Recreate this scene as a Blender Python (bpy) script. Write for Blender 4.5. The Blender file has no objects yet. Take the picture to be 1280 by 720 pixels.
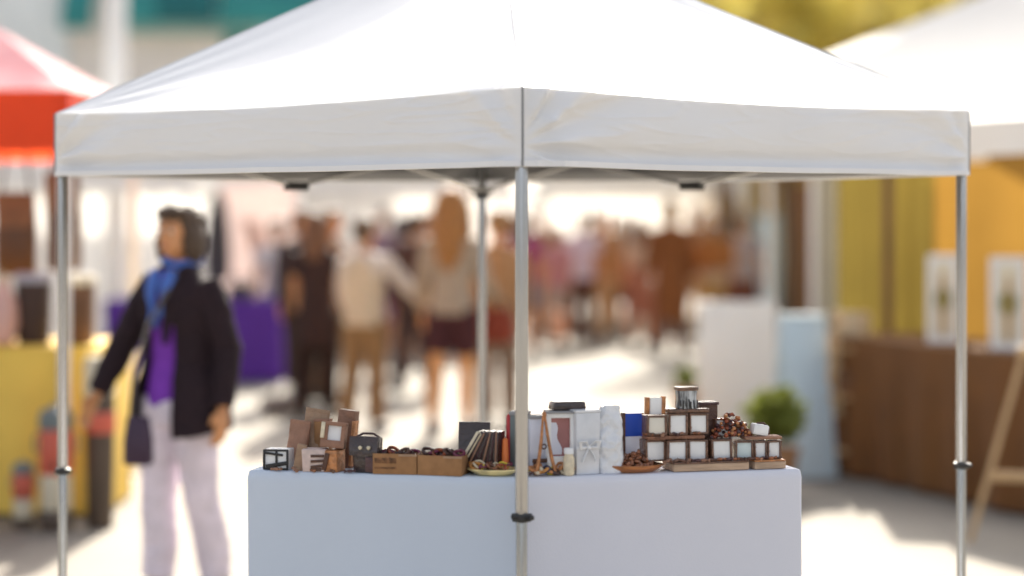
import bpy, bmesh, math, random
from mathutils import Vector, Matrix, noise

random.seed(7)
C = bpy.context.scene.collection
SC = bpy.context.scene
PI = math.pi
R = math.radians
EYE = 1.66          # camera height
FPX = 2650.0        # focal length in pixels of a 1280 wide frame
HX, HY = 640.0, 265.0


def at(px, py, D):
    """world point seen at photo pixel px,py when it stands D metres away"""
    return Vector(((px - HX) / FPX * D, D, EYE + (HY - py) / FPX * D))


def ax(px, D):
    return (px - HX) / FPX * D


# ------------------------------------------------------------------ materials
def mat(name, col, rough=0.7, metal=0.0, var=0.12, vscale=6.0, bump=0.0, bscale=40.0, trans=0.0,
        spec=0.5, col2=None, stretch=None, clear=0.0, detail=4.0, transmission=0.0, contrast=0.25):
    m = bpy.data.materials.new(name)
    m.use_nodes = True
    nt = m.node_tree
    nt.nodes.clear()
    out = nt.nodes.new('ShaderNodeOutputMaterial')
    b = nt.nodes.new('ShaderNodeBsdfPrincipled')
    tc = nt.nodes.new('ShaderNodeTexCoord')
    mp = nt.nodes.new('ShaderNodeMapping')
    if stretch:
        mp.inputs['Scale'].default_value = stretch
    nt.links.new(tc.outputs['Object'], mp.inputs['Vector'])
    n1 = nt.nodes.new('ShaderNodeTexNoise')
    n1.inputs['Scale'].default_value = vscale
    n1.inputs['Detail'].default_value = detail
    nt.links.new(mp.outputs[0], n1.inputs['Vector'])
    rp = nt.nodes.new('ShaderNodeValToRGB')
    c = Vector(col)
    if col2 is None:
        a, d = c * (1 - var), c * (1 + var)
    else:
        a, d = c, Vector(col2)
    rp.color_ramp.elements[0].position = 0.5 - contrast
    rp.color_ramp.elements[1].position = 0.5 + contrast
    rp.color_ramp.elements[0].color = (min(a[0], 1), min(a[1], 1), min(a[2], 1), 1)
    rp.color_ramp.elements[1].color = (min(d[0], 1), min(d[1], 1), min(d[2], 1), 1)
    nt.links.new(n1.outputs['Fac'], rp.inputs['Fac'])
    nt.links.new(rp.outputs[0], b.inputs['Base Color'])
    b.inputs['Roughness'].default_value = rough
    b.inputs['Metallic'].default_value = metal
    b.inputs['Specular IOR Level'].default_value = spec
    b.inputs['Coat Weight'].default_value = clear
    b.inputs['Transmission Weight'].default_value = transmission
    if bump > 0:
        n2 = nt.nodes.new('ShaderNodeTexNoise')
        n2.inputs['Scale'].default_value = bscale
        n2.inputs['Detail'].default_value = 5
        nt.links.new(mp.outputs[0], n2.inputs['Vector'])
        bm = nt.nodes.new('ShaderNodeBump')
        bm.inputs['Strength'].default_value = bump
        bm.inputs['Distance'].default_value = 0.02
        nt.links.new(n2.outputs['Fac'], bm.inputs['Height'])
        nt.links.new(bm.outputs[0], b.inputs['Normal'])
    if trans > 0:
        t = nt.nodes.new('ShaderNodeBsdfTranslucent')
        nt.links.new(rp.outputs[0], t.inputs['Color'])
        mx = nt.nodes.new('ShaderNodeMixShader')
        mx.inputs[0].default_value = trans
        nt.links.new(b.outputs[0], mx.inputs[1])
        nt.links.new(t.outputs[0], mx.inputs[2])
        nt.links.new(mx.outputs[0], out.inputs['Surface'])
    else:
        nt.links.new(b.outputs[0], out.inputs['Surface'])
    return m


_mc = {}


def warm(c):
    return (min(1, c[0] * 1.08), c[1] * .96, c[2] * .72)


def cloth(col, trans=0.0, rough=0.85):
    k = (tuple(col), trans, rough)
    if k not in _mc:
        _mc[k] = mat('cloth', col, rough=rough, var=0.14, vscale=14, bump=0.35, bscale=9, trans=trans, spec=0.25)
    return _mc[k]


def skin(col):
    k = ('skin', tuple(col))
    if k not in _mc:
        m = mat('skin', col, rough=0.5, var=0.08, vscale=18, bump=0.05, bscale=120)
        bs = [n for n in m.node_tree.nodes if n.type == 'BSDF_PRINCIPLED'][0]
        bs.inputs['Subsurface Weight'].default_value = 0.12
        bs.inputs['Subsurface Radius'].default_value = (0.02, 0.008, 0.004)
        _mc[k] = m
    return _mc[k]


def hairm(col):
    k = ('hair', tuple(col))
    if k not in _mc:
        _mc[k] = mat('hair', col, rough=0.42, var=0.45, vscale=60, bump=0.6, bscale=90, stretch=(3, 3, 0.4))
    return _mc[k]


M = {}
M['tent'] = mat('tent_fabric', (0.86, 0.855, 0.85), rough=0.55, var=0.015, vscale=3, bump=0.05, bscale=300, trans=0.05)
M['tent_far'] = mat('tent_fabric_far', (0.86, 0.85, 0.83), rough=0.65, var=0.03, vscale=3, trans=0.35)
M['inner_shade'] = mat('inner_shade_grey', (0.22, 0.22, 0.225), rough=0.6, var=0.05, vscale=5)  # dark grey stands in for the shade under the canopy
M['piping'] = mat('grey_piping', (0.23, 0.23, 0.24), rough=0.7)
M['alu'] = mat('aluminium', (0.48, 0.48, 0.48), rough=0.27, metal=0.9, var=0.05, vscale=30, stretch=(8, 8, 0.5))
M['alu2'] = mat('aluminium_inner', (0.43, 0.44, 0.44), rough=0.25, metal=0.9, var=0.06, vscale=30, stretch=(8, 8, 0.5))
M['truss'] = mat('dull_steel', (0.34, 0.34, 0.35), rough=0.38, metal=0.8, var=0.1)
M['black'] = mat('black_plastic', (0.018, 0.018, 0.019), rough=0.42, var=0.2)
M['cloth_shaded_blue'] = mat('shaded_blue_tablecloth', (0.62, 0.69, 0.79), rough=0.8, var=0.015, vscale=5, bump=0.08, bscale=220, spec=0.3)  # bluer, darker tone: mostly the left face's shade put into the colour
M['cloth_lav'] = mat('pale_lavender_tablecloth', (0.73, 0.74, 0.81), rough=0.8, var=0.015, vscale=5, bump=0.08, bscale=220, spec=0.3)  # paler tone: mostly the right face's stronger light put into the colour
M['white'] = mat('white_paint', (0.86, 0.85, 0.83), rough=0.5, var=0.04)
M['paper'] = mat('white_card', (0.88, 0.88, 0.87), rough=0.6, var=0.05, vscale=25, bump=0.1)
M['kraft'] = mat('kraft_card', (0.340, 0.174, 0.072), rough=0.8, var=0.16, vscale=40, bump=0.15, bscale=120)
M['kraft_pale'] = mat('tan_kraft_paper', (0.391, 0.255, 0.162), rough=0.78, var=0.2, vscale=28, bump=0.4, bscale=45)
M['kraft_rose'] = mat('rosy_kraft_paper', (0.336, 0.180, 0.116), rough=0.78, var=0.2, vscale=30, bump=0.4, bscale=45)
M['copper'] = mat('copper_card', (0.50, 0.22, 0.09), rough=0.35, metal=0.35, var=0.45, vscale=55, bump=0.4, bscale=90)
M['choc'] = mat('brown_card', (0.098, 0.044, 0.027), rough=0.45, var=0.35, vscale=60, bump=0.4, bscale=90)
M['frame_brown'] = mat('brown_wood_frame', (0.165, 0.079, 0.045), rough=0.45, var=0.5, vscale=75, bump=0.5, bscale=110, clear=0.6)
M['leather'] = mat('dark_leather', (0.042, 0.023, 0.02), rough=0.36, var=0.4, vscale=40, bump=0.4, bscale=110, clear=0.6)
M['leather_mid'] = mat('plum_brown_leather', (0.085, 0.04, 0.042), rough=0.36, var=0.35, vscale=40, bump=0.35, bscale=110)
M['bead_dark'] = mat('dark_beads', (0.07, 0.035, 0.03), rough=0.25, var=0.6, vscale=90)
M['bead_red'] = mat('red_brown_beads', (0.25, 0.06, 0.025), rough=0.25, var=0.7, vscale=70, contrast=0.15)
M['bead_amber'] = mat('amber_beads', (0.50, 0.22, 0.05), rough=0.25, var=0.5, vscale=70)
M['bead_yellow'] = mat('yellow_beads', (0.75, 0.58, 0.06), rough=0.3, var=0.3, vscale=70)
M['bead_cream'] = mat('cream_beads', (0.72, 0.62, 0.44), rough=0.35, var=0.2, vscale=70)
M['bead_navy'] = mat('navy_beads', (0.02, 0.03, 0.07), rough=0.25, var=0.4, vscale=70)
M['bead_plum'] = mat('plum_beads', (0.16, 0.03, 0.06), rough=0.25, var=0.4, vscale=70)
M['wood_dish'] = mat('orange_wood', (0.42, 0.16, 0.05), rough=0.38, var=0.4, vscale=14, stretch=(1, 9, 9), bump=0.2)
M['wood_tray'] = mat('pale_wood', (0.52, 0.36, 0.24), rough=0.5, var=0.3, vscale=14, stretch=(1, 9, 9), bump=0.25)
M['nuts'] = mat('candied_nuts', (0.255, 0.093, 0.038), rough=0.32, var=0.7, vscale=55, contrast=0.15, clear=0.6)
M['lav'] = mat('lavender_card', (0.72, 0.73, 0.82), rough=0.55, var=0.06, vscale=18, clear=0.6)
M['greycard'] = mat('grey_card', (0.30, 0.30, 0.31), rough=0.5, var=0.12, vscale=25)
M['rose'] = mat('dusty_rose_panel', (0.40, 0.17, 0.16), rough=0.5, var=0.2, vscale=15)
M['silver'] = mat('silver_card', (0.70, 0.71, 0.73), rough=0.4, var=0.12, vscale=18, clear=0.6)
M['ribbon'] = mat('silver_ribbon', (0.78, 0.79, 0.81), rough=0.28, var=0.1, vscale=30)
M['plastic_bag'] = mat('crinkled_white_plastic', (0.78, 0.79, 0.81), rough=0.22, var=0.07, vscale=20, bump=0.7, bscale=26, clear=0.6)
M['blue'] = mat('cobalt_card', (0.012, 0.075, 0.52), rough=0.5, var=0.05)
M['tin'] = mat('smoky_glass_tin', (0.30, 0.33, 0.37), rough=0.2, metal=0.5, var=0.7, vscale=38, stretch=(3, 3, 0.5), contrast=0.12)
M['red'] = mat('red_wax', (0.52, 0.03, 0.03), rough=0.4, var=0.15)
M['orange'] = mat('orange_wax', (0.78, 0.20, 0.05), rough=0.4, var=0.15)
M['leaf_gold'] = mat('golden_leaf', (0.74, 0.63, 0.17), rough=0.6, var=0.2, vscale=2.5, trans=0.55)
M['leaf_olive'] = mat('olive_leaf', (0.56, 0.49, 0.10), rough=0.6, var=0.3, vscale=2.5, trans=0.55)
M['leaf_green'] = mat('green_leaf', (0.25, 0.28, 0.05), rough=0.55, var=0.35, vscale=4, trans=0.3)
M['bark'] = mat('bark', (0.16, 0.10, 0.055), rough=0.9, var=0.4, vscale=14, bump=0.8, bscale=20, stretch=(4, 4, 0.7))
M['terracotta'] = mat('terracotta', (0.40, 0.21, 0.10), rough=0.8, var=0.2, vscale=10)
M['cream_wall'] = mat('cream_render', (0.92, 0.83, 0.74), rough=0.9, var=0.06, vscale=1.2, bump=0.2)
M['pale_wall'] = mat('pale_stone', (0.84, 0.87, 0.85), rough=0.9, var=0.09, vscale=1.2)
M['teal'] = mat('teal_canvas', (0.03, 0.25, 0.235), rough=0.7, var=0.2, vscale=2)
M['teal_dark'] = mat('dark_teal_canvas', (0.008, 0.14, 0.145), rough=0.7, var=0.2, vscale=2)
M['teal_pale'] = mat('pale_teal_paint', (0.34, 0.60, 0.57), rough=0.7, var=0.1, vscale=2)
M['glass'] = mat('window_glass', (0.10, 0.15, 0.16), rough=0.08, var=0.3, vscale=1)
M['ochre'] = mat('ochre_render', (0.55, 0.36, 0.12), rough=0.9, var=0.15, vscale=0.8, bump=0.2)
M['door_brown'] = mat('brown_door', (0.30, 0.13, 0.04), rough=0.5, var=0.25, vscale=5, stretch=(6, 6, 0.6))
M['door_blue'] = mat('pale_blue_door', (0.50, 0.66, 0.72), rough=0.5, var=0.07)
M['cream_paint'] = mat('cream_paint', (0.74, 0.64, 0.44), rough=0.6, var=0.07)
M['red_canvas'] = mat('red_canvas', (0.80, 0.10, 0.03), rough=0.75, var=0.12, vscale=3, bump=0.3, bscale=5, trans=0.5)
M['pink_canvas'] = mat('pink_canvas', (0.46, 0.09, 0.15), rough=0.75, vscale=4, col2=(0.58, 0.27, 0.32), trans=0.3)
M['yellow_cloth'] = mat('yellow_cloth', (0.93, 0.62, 0.115), rough=0.8, var=0.1, vscale=4, bump=0.3, bscale=6)
M['purple_cloth'] = mat('purple_cloth', (0.10, 0.025, 0.30), rough=0.8, var=0.15, vscale=4, bump=0.3, bscale=6)
M['brown_cloth'] = mat('brown_cloth', (0.15, 0.060, 0.012), rough=0.85, var=0.2, vscale=4, bump=0.4, bscale=6)
M['olive_cloth'] = mat('olive_cloth', (0.19, 0.138, 0.028), rough=0.85, var=0.2, vscale=1.2, bump=0.4, bscale=6, trans=0.3)  # olive cloth, its yellow also carries the golden glow at the right
M['amber_cloth'] = mat('amber_canvas', (0.30, 0.165, 0.032), rough=0.85, var=0.15, vscale=1.2, bump=0.2, bscale=6, trans=0.4)  # amber canvas, warmed with the golden glow put into its colour
M['pink_wall'] = mat('pale_pink_canvas', (0.80, 0.62, 0.56), rough=0.8, var=0.07, vscale=2, trans=0.2)
M['bag_brown'] = mat('brown_bag_leather', (0.14, 0.06, 0.022), rough=0.5, var=0.35, vscale=6, bump=0.3)
M['bag_dark'] = mat('espresso_wicker', (0.05, 0.024, 0.016), rough=0.6, var=0.4, vscale=30, bump=0.6)
M['rim_grey'] = mat('lilac_grey_trim', (0.42, 0.40, 0.44), rough=0.6)
M['slate'] = mat('slate_grey_plastic', (0.16, 0.19, 0.19), rough=0.5, var=0.1)
M['coral'] = mat('coral_plastic', (0.62, 0.12, 0.07), rough=0.45, var=0.1)
M['cream_plastic'] = mat('cream_plastic', (0.66, 0.58, 0.42), rough=0.45, var=0.1)
M['charcoal'] = mat('charcoal_canvas', (0.085, 0.075, 0.07), rough=0.85, var=0.2, vscale=8)
M['dark_brown'] = mat('dark_brown_plastic', (0.09, 0.06, 0.04), rough=0.5, var=0.2)
M['pine'] = mat('pine_wood', (0.55, 0.36, 0.18), rough=0.6, var=0.25, vscale=10, stretch=(8, 8, 0.7))
M['board_blue'] = mat('pale_blue_board', (0.56, 0.68, 0.74), rough=0.6, var=0.05)
M['board_teal'] = mat('sea_green_patch', (0.32, 0.52, 0.54), rough=0.6, var=0.12)
M['pink_pot'] = mat('pink_ceramic', (0.70, 0.42, 0.36), rough=0.4, var=0.1)
M['eyewhite'] = mat('eye_white', (0.8, 0.78, 0.75), rough=0.2)
M['iris'] = mat('brown_iris', (0.05, 0.025, 0.012), rough=0.15)
M['lips'] = mat('lips', (0.42, 0.13, 0.10), rough=0.45)


# ------------------------------------------------------------------ mesh builder
class MB:
    def __init__(s):
        s.bm = bmesh.new()
        s.mi = 0

    def _tag(s, faces):
        for f in faces:
            f.material_index = s.mi

    def box(s, c, size, rot=None, bevel=0.0, seg=2, taper=None):
        t = bmesh.new()
        bmesh.ops.create_cube(t, size=1.0)
        for v in t.verts:
            k = 1.0
            if taper is not None and v.co.z > 0:
                k = taper
            v.co = Vector((v.co.x * size[0] * k, v.co.y * size[1] * k, v.co.z * size[2]))
        if bevel > 0:
            bmesh.ops.bevel(t, geom=t.edges[:], offset=bevel, segments=seg, affect='EDGES', profile=0.5)
        m = Matrix.Translation(Vector(c))
        if rot is not None:
            m = m @ rot.to_4x4()
        t.transform(m)
        s.merge(t)
        return s

    def merge(s, t):
        mp = {}
        for v in t.verts:
            mp[v] = s.bm.verts.new(v.co)
        fs = []
        for f in t.faces:
            try:
                fs.append(s.bm.faces.new([mp[v] for v in f.verts]))
            except ValueError:
                pass
        s._tag(fs)
        t.free()

    def loft(s, rings, cap=True, closed=True):
        vs = [[s.bm.verts.new(p) for p in r] for r in rings]
        n = len(vs[0])
        fs = []
        for a, b in zip(vs[:-1], vs[1:]):
            for i in range(n if closed else n - 1):
                j = (i + 1) % n
                fs.append(s.bm.faces.new((a[i], a[j], b[j], b[i])))
        if cap and closed:
            fs.append(s.bm.faces.new(vs[0][::-1]))
            fs.append(s.bm.faces.new(vs[-1]))
        s._tag(fs)
        return s

    def tube(s, pts, rad, n=10, flat=1.0, up=None, cap=True, square=False):
        pts = [Vector(p) for p in pts]
        if not isinstance(rad, (list, tuple)):
            rad = [rad] * len(pts)
        rings = []
        T = (pts[1] - pts[0]).normalized()
        u = Vector(up) if up is not None else (Vector((0, 0, 1)) if abs(T.z) < 0.9 else Vector((0, 1, 0)))
        for i, p in enumerate(pts):
            if i == 0:
                t = pts[1] - pts[0]
            elif i == len(pts) - 1:
                t = pts[-1] - pts[-2]
            else:
                t = (pts[i + 1] - pts[i]).normalized() + (pts[i] - pts[i - 1]).normalized()
            t.normalize()
            x = u.cross(t)
            if x.length < 1e-5:
                x = Vector((1, 0, 0)).cross(t)
            x.normalize()
            y = t.cross(x)
            u = y
            r = rad[i]
            ring = []
            off = PI / n if square else 0
            for k in range(n):
                a = 2 * PI * k / n + off
                ring.append(p + x * (math.cos(a) * r) + y * (math.sin(a) * r * flat))
            rings.append(ring)
        return s.loft(rings, cap=cap)

    def ring(s, c, R_, r, axis=(0, 0, 1), n=18, m=6, squash=1.0, wob=0.0):
        ax_ = Vector(axis).normalized()
        x = ax_.orthogonal().normalized()
        y = ax_.cross(x)
        c = Vector(c)
        rows = []
        ph = random.random() * 6
        for i in range(n):
            a = 2 * PI * i / n
            d = x * math.cos(a) + y * math.sin(a) * squash
            cc = c + d * R_ + ax_ * (wob * math.sin(3 * a + ph))
            dn = d.normalized()
            rows.append([cc + dn * (math.cos(2 * PI * k / m) * r) + ax_ * (math.sin(2 * PI * k / m) * r) for k in range(m)])
        rows.append(rows[0])
        vs = [[s.bm.verts.new(p) for p in rw] for rw in rows[:-1]]
        vs.append(vs[0])
        fs = []
        for a, b in zip(vs[:-1], vs[1:]):
            for i in range(m):
                j = (i + 1) % m
                fs.append(s.bm.faces.new((a[i], a[j], b[j], b[i])))
        s._tag(fs)
        return s

    def ell(s, c, r, rot=None, u=16, v=10):
        t = bmesh.new()
        bmesh.ops.create_uvsphere(t, u_segments=u, v_segments=v, radius=1.0)
        r = (r, r, r) if not isinstance(r, (list, tuple)) else r
        m = Matrix.Translation(Vector(c))
        if rot is not None:
            m = m @ rot.to_4x4()
        t.transform(m @ Matrix.Diagonal((r[0], r[1], r[2], 1)))
        s.merge(t)
        return s

    def lathe(s, prof, c=(0, 0, 0), n=24, sx=1.0, sy=1.0, cap=True):
        c = Vector(c)
        return s.loft([[c + Vector((r * math.cos(2 * PI * k / n) * sx, r * math.sin(2 * PI * k / n) * sy, z)) for k in range(n)] for r, z in prof], cap=cap)

    def grid(s, f, nu, nv):
        vs = [[s.bm.verts.new(f(i / nu, j / nv)) for i in range(nu + 1)] for j in range(nv + 1)]
        fs = []
        for j in range(nv):
            for i in range(nu):
                fs.append(s.bm.faces.new((vs[j][i], vs[j][i + 1], vs[j + 1][i + 1], vs[j + 1][i])))
        s._tag(fs)
        return s

    def build(s, name, mats, parent=None, smooth=True, angle=40, recalc=True):
        if recalc:
            bmesh.ops.recalc_face_normals(s.bm, faces=s.bm.faces[:])
        me = bpy.data.meshes.new(name)
        s.bm.to_mesh(me)
        s.bm.free()
        if not isinstance(mats, (list, tuple)):
            mats = [mats]
        for m in mats:
            me.materials.append(m)
        if smooth:
            me.polygons.foreach_set('use_smooth', [True] * len(me.polygons))
            me.set_sharp_from_angle(angle=R(angle))
        o = bpy.data.objects.new(name, me)
        C.objects.link(o)
        if parent is not None:
            o.parent = parent
        return o


def tag(o, label=None, cat=None, group=None, kind=None):
    if label:
        o['label'] = label
    if cat:
        o['category'] = cat
    if group:
        o['group'] = group
    if kind:
        o['kind'] = kind
    return o


def thing(name, label, cat, loc=(0, 0, 0), rz=0.0, group=None):
    o = bpy.data.objects.new(name, None)
    o.empty_display_size = 0.05
    C.objects.link(o)
    o.location = loc
    o.rotation_euler = (0, 0, rz)
    return tag(o, label, cat, group)


def dup(root, loc, rz, label, group=None):
    r = root.copy()
    C.objects.link(r)
    r.location = loc
    r.rotation_euler = (0, 0, rz)
    r['label'] = label
    if group:
        r['group'] = group
    for ch in list(root.children):
        c = ch.copy()
        C.objects.link(c)
        c.parent = r
        for g in list(ch.children):
            d = g.copy()
            C.objects.link(d)
            d.parent = c
    return r


def Rx(a):
    return Matrix.Rotation(a, 3, 'X')


def Ry(a):
    return Matrix.Rotation(a, 3, 'Y')


def Rz(a):
    return Matrix.Rotation(a, 3, 'Z')


# ------------------------------------------------------------------ people
def fused(mb, name, m, parent, voxel, smooth_it=4, wrinkle=0.0, wscale=9.0):
    """close the overlapping volumes of mb into one continuous skin"""
    o = mb.build(name, m, None, smooth=False)
    md = o.modifiers.new('r', 'REMESH')
    md.mode = 'VOXEL'
    md.voxel_size = voxel
    sm = o.modifiers.new('s', 'SMOOTH')
    sm.factor = 0.5
    sm.iterations = smooth_it
    bpy.context.view_layer.update()
    ev = o.evaluated_get(bpy.context.evaluated_depsgraph_get())
    me = bpy.data.meshes.new_from_object(ev)
    me.name = name
    old = o.data
    o.modifiers.clear()
    o.data = me
    bpy.data.meshes.remove(old)
    if wrinkle > 0:
        nrm = [v.normal.copy() for v in me.vertices]
        flat = []
        for v, n_ in zip(me.vertices, nrm):
            p = v.co * wscale
            d = noise.noise(Vector((p.x, p.y, p.z * 1.7))) + 0.5 * noise.noise(p * 2.3)
            flat.extend(v.co + n_ * (d * wrinkle))
        me.vertices.foreach_set('co', flat)
        me.update()
    me.polygons.foreach_set('use_smooth', [True] * len(me.polygons))
    if not me.materials:
        me.materials.append(m)
    o.parent = parent
    return o


def elring(z, w, d, n=20, cy=0.0, cx=0.0, sq=0.85):
    out = []
    for k in range(n):
        a = 2 * PI * k / n
        ca, sa = math.cos(a), math.sin(a)
        ca = math.copysign(abs(ca) ** sq, ca)
        sa = math.copysign(abs(sa) ** sq, sa)
        out.append(Vector((cx + w * ca, cy + d * sa, z)))
    return out


def ddir(a, ab, side):
    return Vector((side * math.sin(ab), -math.sin(a) * math.cos(ab), -math.cos(a) * math.cos(ab)))


def person(label, loc, rz, h=1.7, skin_c=(0.55, 0.30, 0.19), hair_c=(0.05, 0.03, 0.02), hair='short', top_c=(0.6, 0.6, 0.6), sleeve='long',
           top_len=0.50, bottom='trousers', bottom_c=(0.1, 0.1, 0.12), bottom_len=0.06, shoe_c=(0.03, 0.03, 0.03),
           arm=((5, 6, 12), (-3, 6, 12)), leg=((8, 4), (-8, 12)), voxel=0.010, face=False, female=False, group='shoppers in the street', lean=0.0, top_open=False, head_turn=0.0, hair_s=1.0, coat_c=None, coat_len=0.46):
    if not face:
        dk = lambda c: None if c is None else (c[0] * .80, c[1] * .74, c[2] * .70)
        top_c, bottom_c, coat_c = dk(top_c), dk(bottom_c), dk(coat_c)
    P = thing('person', label, 'person', loc, R(rz), group)
    hw = 0.092 if female else 0.104
    V = Vector
    # joints ----------------------------------------------------------------
    J = {}
    low = 9
    for i, sd in enumerate((-1, 1)):
        sw, kb = leg[i]
        hip = V((sd * 0.05, 0, 0.505))
        kn = hip + ddir(R(sw), R(2), sd) * 0.235
        an = kn + ddir(R(sw - kb), R(0.5), sd) * 0.225
        J['leg', sd] = (hip, kn, an)
        low = min(low, an.z)
    dz = 0.042 - low
    for sd in (-1, 1):
        J['leg', sd] = tuple(p + V((0, 0, dz)) for p in J['leg', sd])
    for i, sd in enumerate((-1, 1)):
        a, ab, eb = arm[i]
        sh = V((sd * hw, 0.006 - lean * 0.8, 0.81 + dz))
        el = sh + ddir(R(a), R(ab), sd) * 0.172
        wr = el + ddir(R(a + eb), R(ab * 0.6), sd) * 0.148
        J['arm', sd] = (sh, el, wr, (wr - el).normalized())

    def tor(z):  # lean forward with height
        return -lean * max(0, z - 0.5) / 0.33

    def torso_rings(e):
        prof = [(0.465, .070, .058), (0.50, .083, .066), (0.55, .081, .063), (0.615, .069 if female else .076, .054), (0.68, .076, .056), (0.735, .087 if female else .094, .064 if female else .060),
                (0.785, .090 if female else .100, .055), (0.815, .080 if female else .088, .046), (0.838, .045, .036)]
        return [elring(z + dz, w + e, d + e, cy=tor(z) + 0.004) for z, w, d in prof]
    hy = tor(0.9)
    # body ------------------------------------------------------------------
    b = MB()
    b.loft([[h * p for p in r] for r in torso_rings(0)])
    b.tube([h * V((0, tor(.8) + .008, .80 + dz)), h * V((0, hy + .004, .885 + dz))], [h * .034, h * .030], n=14)
    hr = Rz(R(head_turn))
    hc = V((0, hy - .004, 0.935 + dz))

    def hp(x, y, z):
        return h * (hc + hr @ V((x, y, z)))
    b.ell(hp(0, .004, .012), (h * .046, h * .057, h * .053), hr)
    b.ell(hp(0, -.016, -.024), (h * .036, h * .038, h * .040), hr)
    b.ell(hp(0, -.028, -.047), (h * .020, h * .019, h * .014), hr)
    b.tube([hp(0, -.050, .012), hp(0, -.062, -.012), hp(0, -.052, -.017)], [h * .006, h * .0095, h * .007], n=8)
    for sd in (-1, 1):
        b.ell(hp(sd * .047, .006, -.002), (h * .006, h * .011, h * .018), hr)
        hip, kn, an = J['leg', sd]
        md = (kn * .45 + an * .55) + V((0, .010, 0))
        b.tube([h * (hip + V((0, 0, .02))), h * (hip * .6 + kn * .4), h * kn, h * md, h * an], [h * .052, h * .048, h * .034, h * .034, h * .020], n=16)
        b.ell(h * (an + V((0, -.028, -.022))), (h * .026, h * .072, h * .019))
        b.ell(h * (an + V((0, .012, -.012))), (h * .022, h * .026, h * .030))
        sh, el, wr, f = J['arm', sd]
        b.tube([h * sh, h * (sh * .6 + el * .4), h * el, h * (el * .6 + wr * .4), h * wr], [h * .031, h * .028, h * .023, h * .024, h * .015], n=14)
        # hand: palm, four curled fingers, thumb
        side = V((0, -1, 0)) - f * V((0, -1, 0)).dot(f)
        side.normalize()
        nin = f.cross(side) * sd     # palm normal (towards the body)
        if nin.x * sd > 0:
            nin = -nin
        b.tube([h * (wr - f * .004), h * (wr + f * .022), h * (wr + f * .052)], [h * .014, h * .022, h * .022], n=12, flat=.42, up=nin)
        for k, ln in enumerate((.046, .052, .049, .038)):
            base = wr + f * .05 + side * (.0165 - .011 * k)
            p1 = base + f * (ln * .45) + nin * .003
            p2 = p1 + (f * .85 + nin * .5).normalized() * (ln * .32)
            p3 = p2 + (f * .5 + nin * .85).normalized() * (ln * .26)
            b.tube([h * (base - f * .012), h * p1, h * p2, h * p3], [h * .0056, h * .0054, h * .0050, h * .0040], n=8)
        tb = wr + f * .014 + side * .017
        b.tube([h * (tb - side * .006), h * (tb + f * .016 + side * .013), h * (tb + f * .036 + side * .016 + nin * .005)], [h * .0075, h * .0068, h * .005], n=8)
    fused(b, 'body', skin(skin_c if face else warm(skin_c)), P, voxel * .8)
    # face -------------------------------------------------------------------
    if face:
        for sd in (-1, 1):
            e = MB().ell(hp(sd * .0185, -.0485, .006), (h * .0075, h * .0045, h * .0042), hr).build('eye', M['eyewhite'], P)
            MB().ell(hp(sd * .0185, -.0522, .006), (h * .0034, h * .0018, h * .0034), hr).build('iris', M['iris'], e)
            MB().tube([hp(sd * .009, -.0525, .017), hp(sd * .019, -.0525, .0205), hp(sd * .030, -.046, .016)], [h * .0016, h * .0022, h * .001], n=6).build('eyebrow', hairm(hair_c), P)
        MB().ell(hp(0, -.0520, -.0315), (h * .0125, h * .0045, h * .0045), hr).build('lips', M['lips'], P)
    # hair -------------------------------------------------------------------
    hb = MB()
    hb.ell(hp(0, .016, .022), (h * .054, h * .057, h * .054), hr)
    hb.ell(hp(0, -.010, .046), (h * .044, h * .045, h * .026), hr)
    if hair == 'short':
        hb.ell(hp(0, .034, -.008), (h * .046, h * .034, h * .040), hr)
    elif hair == 'bob':
        for sd in (-1, 1):
            hb.ell(hp(sd * .042, .012, -.022), (h * .020, h * .038, h * .050), hr)
        hb.ell(hp(0, .036, -.020), (h * .050, h * .030, h * .055), hr)
    elif hair == 'long':
        hb.tube([hp(0, .036, .02), hp(0, .052, -.06), hp(0, .060, -.14), hp(0, .056, -.19)], [h * .052, h * .056, h * .046, h * .018], n=14, flat=.55, up=(0, 1, 0))
        for sd in (-1, 1):
            hb.tube([hp(sd * .044, .010, .02), hp(sd * .05, .016, -.06), hp(sd * .05, .030, -.14)], [h * .018, h * .021, h * .010], n=10)
    elif hair == 'bun':
        hb.ell(hp(0, .034, -.004), (h * .044, h * .030, h * .038), hr)
        hb.ell(hp(0, .064, .034), (h * .026, h * .024, h * .026), hr)
    if hair_s != 1.0:
        hc_ = hp(0, .02, 0)
        for v_ in hb.bm.verts:
            v_.co = hc_ + (v_.co - hc_) * hair_s
    fused(hb, 'hair', hairm(hair_c), P, voxel * .8, 3, h * .004, 38)
    # clothes ----------------------------------------------------------------
    e = 0.0075

    def leg_tubes(mb, end, ex):
        for sd in (-1, 1):
            hip, kn, an = J['leg', sd]
            md = (kn * .45 + an * .55) + V((0, .010, 0))
            pts = [hip + V((0, 0, .02)), hip * .6 + kn * .4, kn, md, an]
            rd = [.052, .048, .036, .037, .030]
            out, ro = [], []
            for p, r in zip(pts, rd):
                if p.z < end and out:
                    q = out[-1]
                    t = (q.z - end) / max(q.z - p.z, 1e-4)
                    out.append(q.lerp(p, t))
                    ro.append(ro[-1] * (1 - t) + (r + ex) * t)
                    break
                out.append(p)
                ro.append(r + ex)
            if len(out) > 1:
                mb.tube([h * p for p in out], [h * r for r in ro], n=16)

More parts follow.
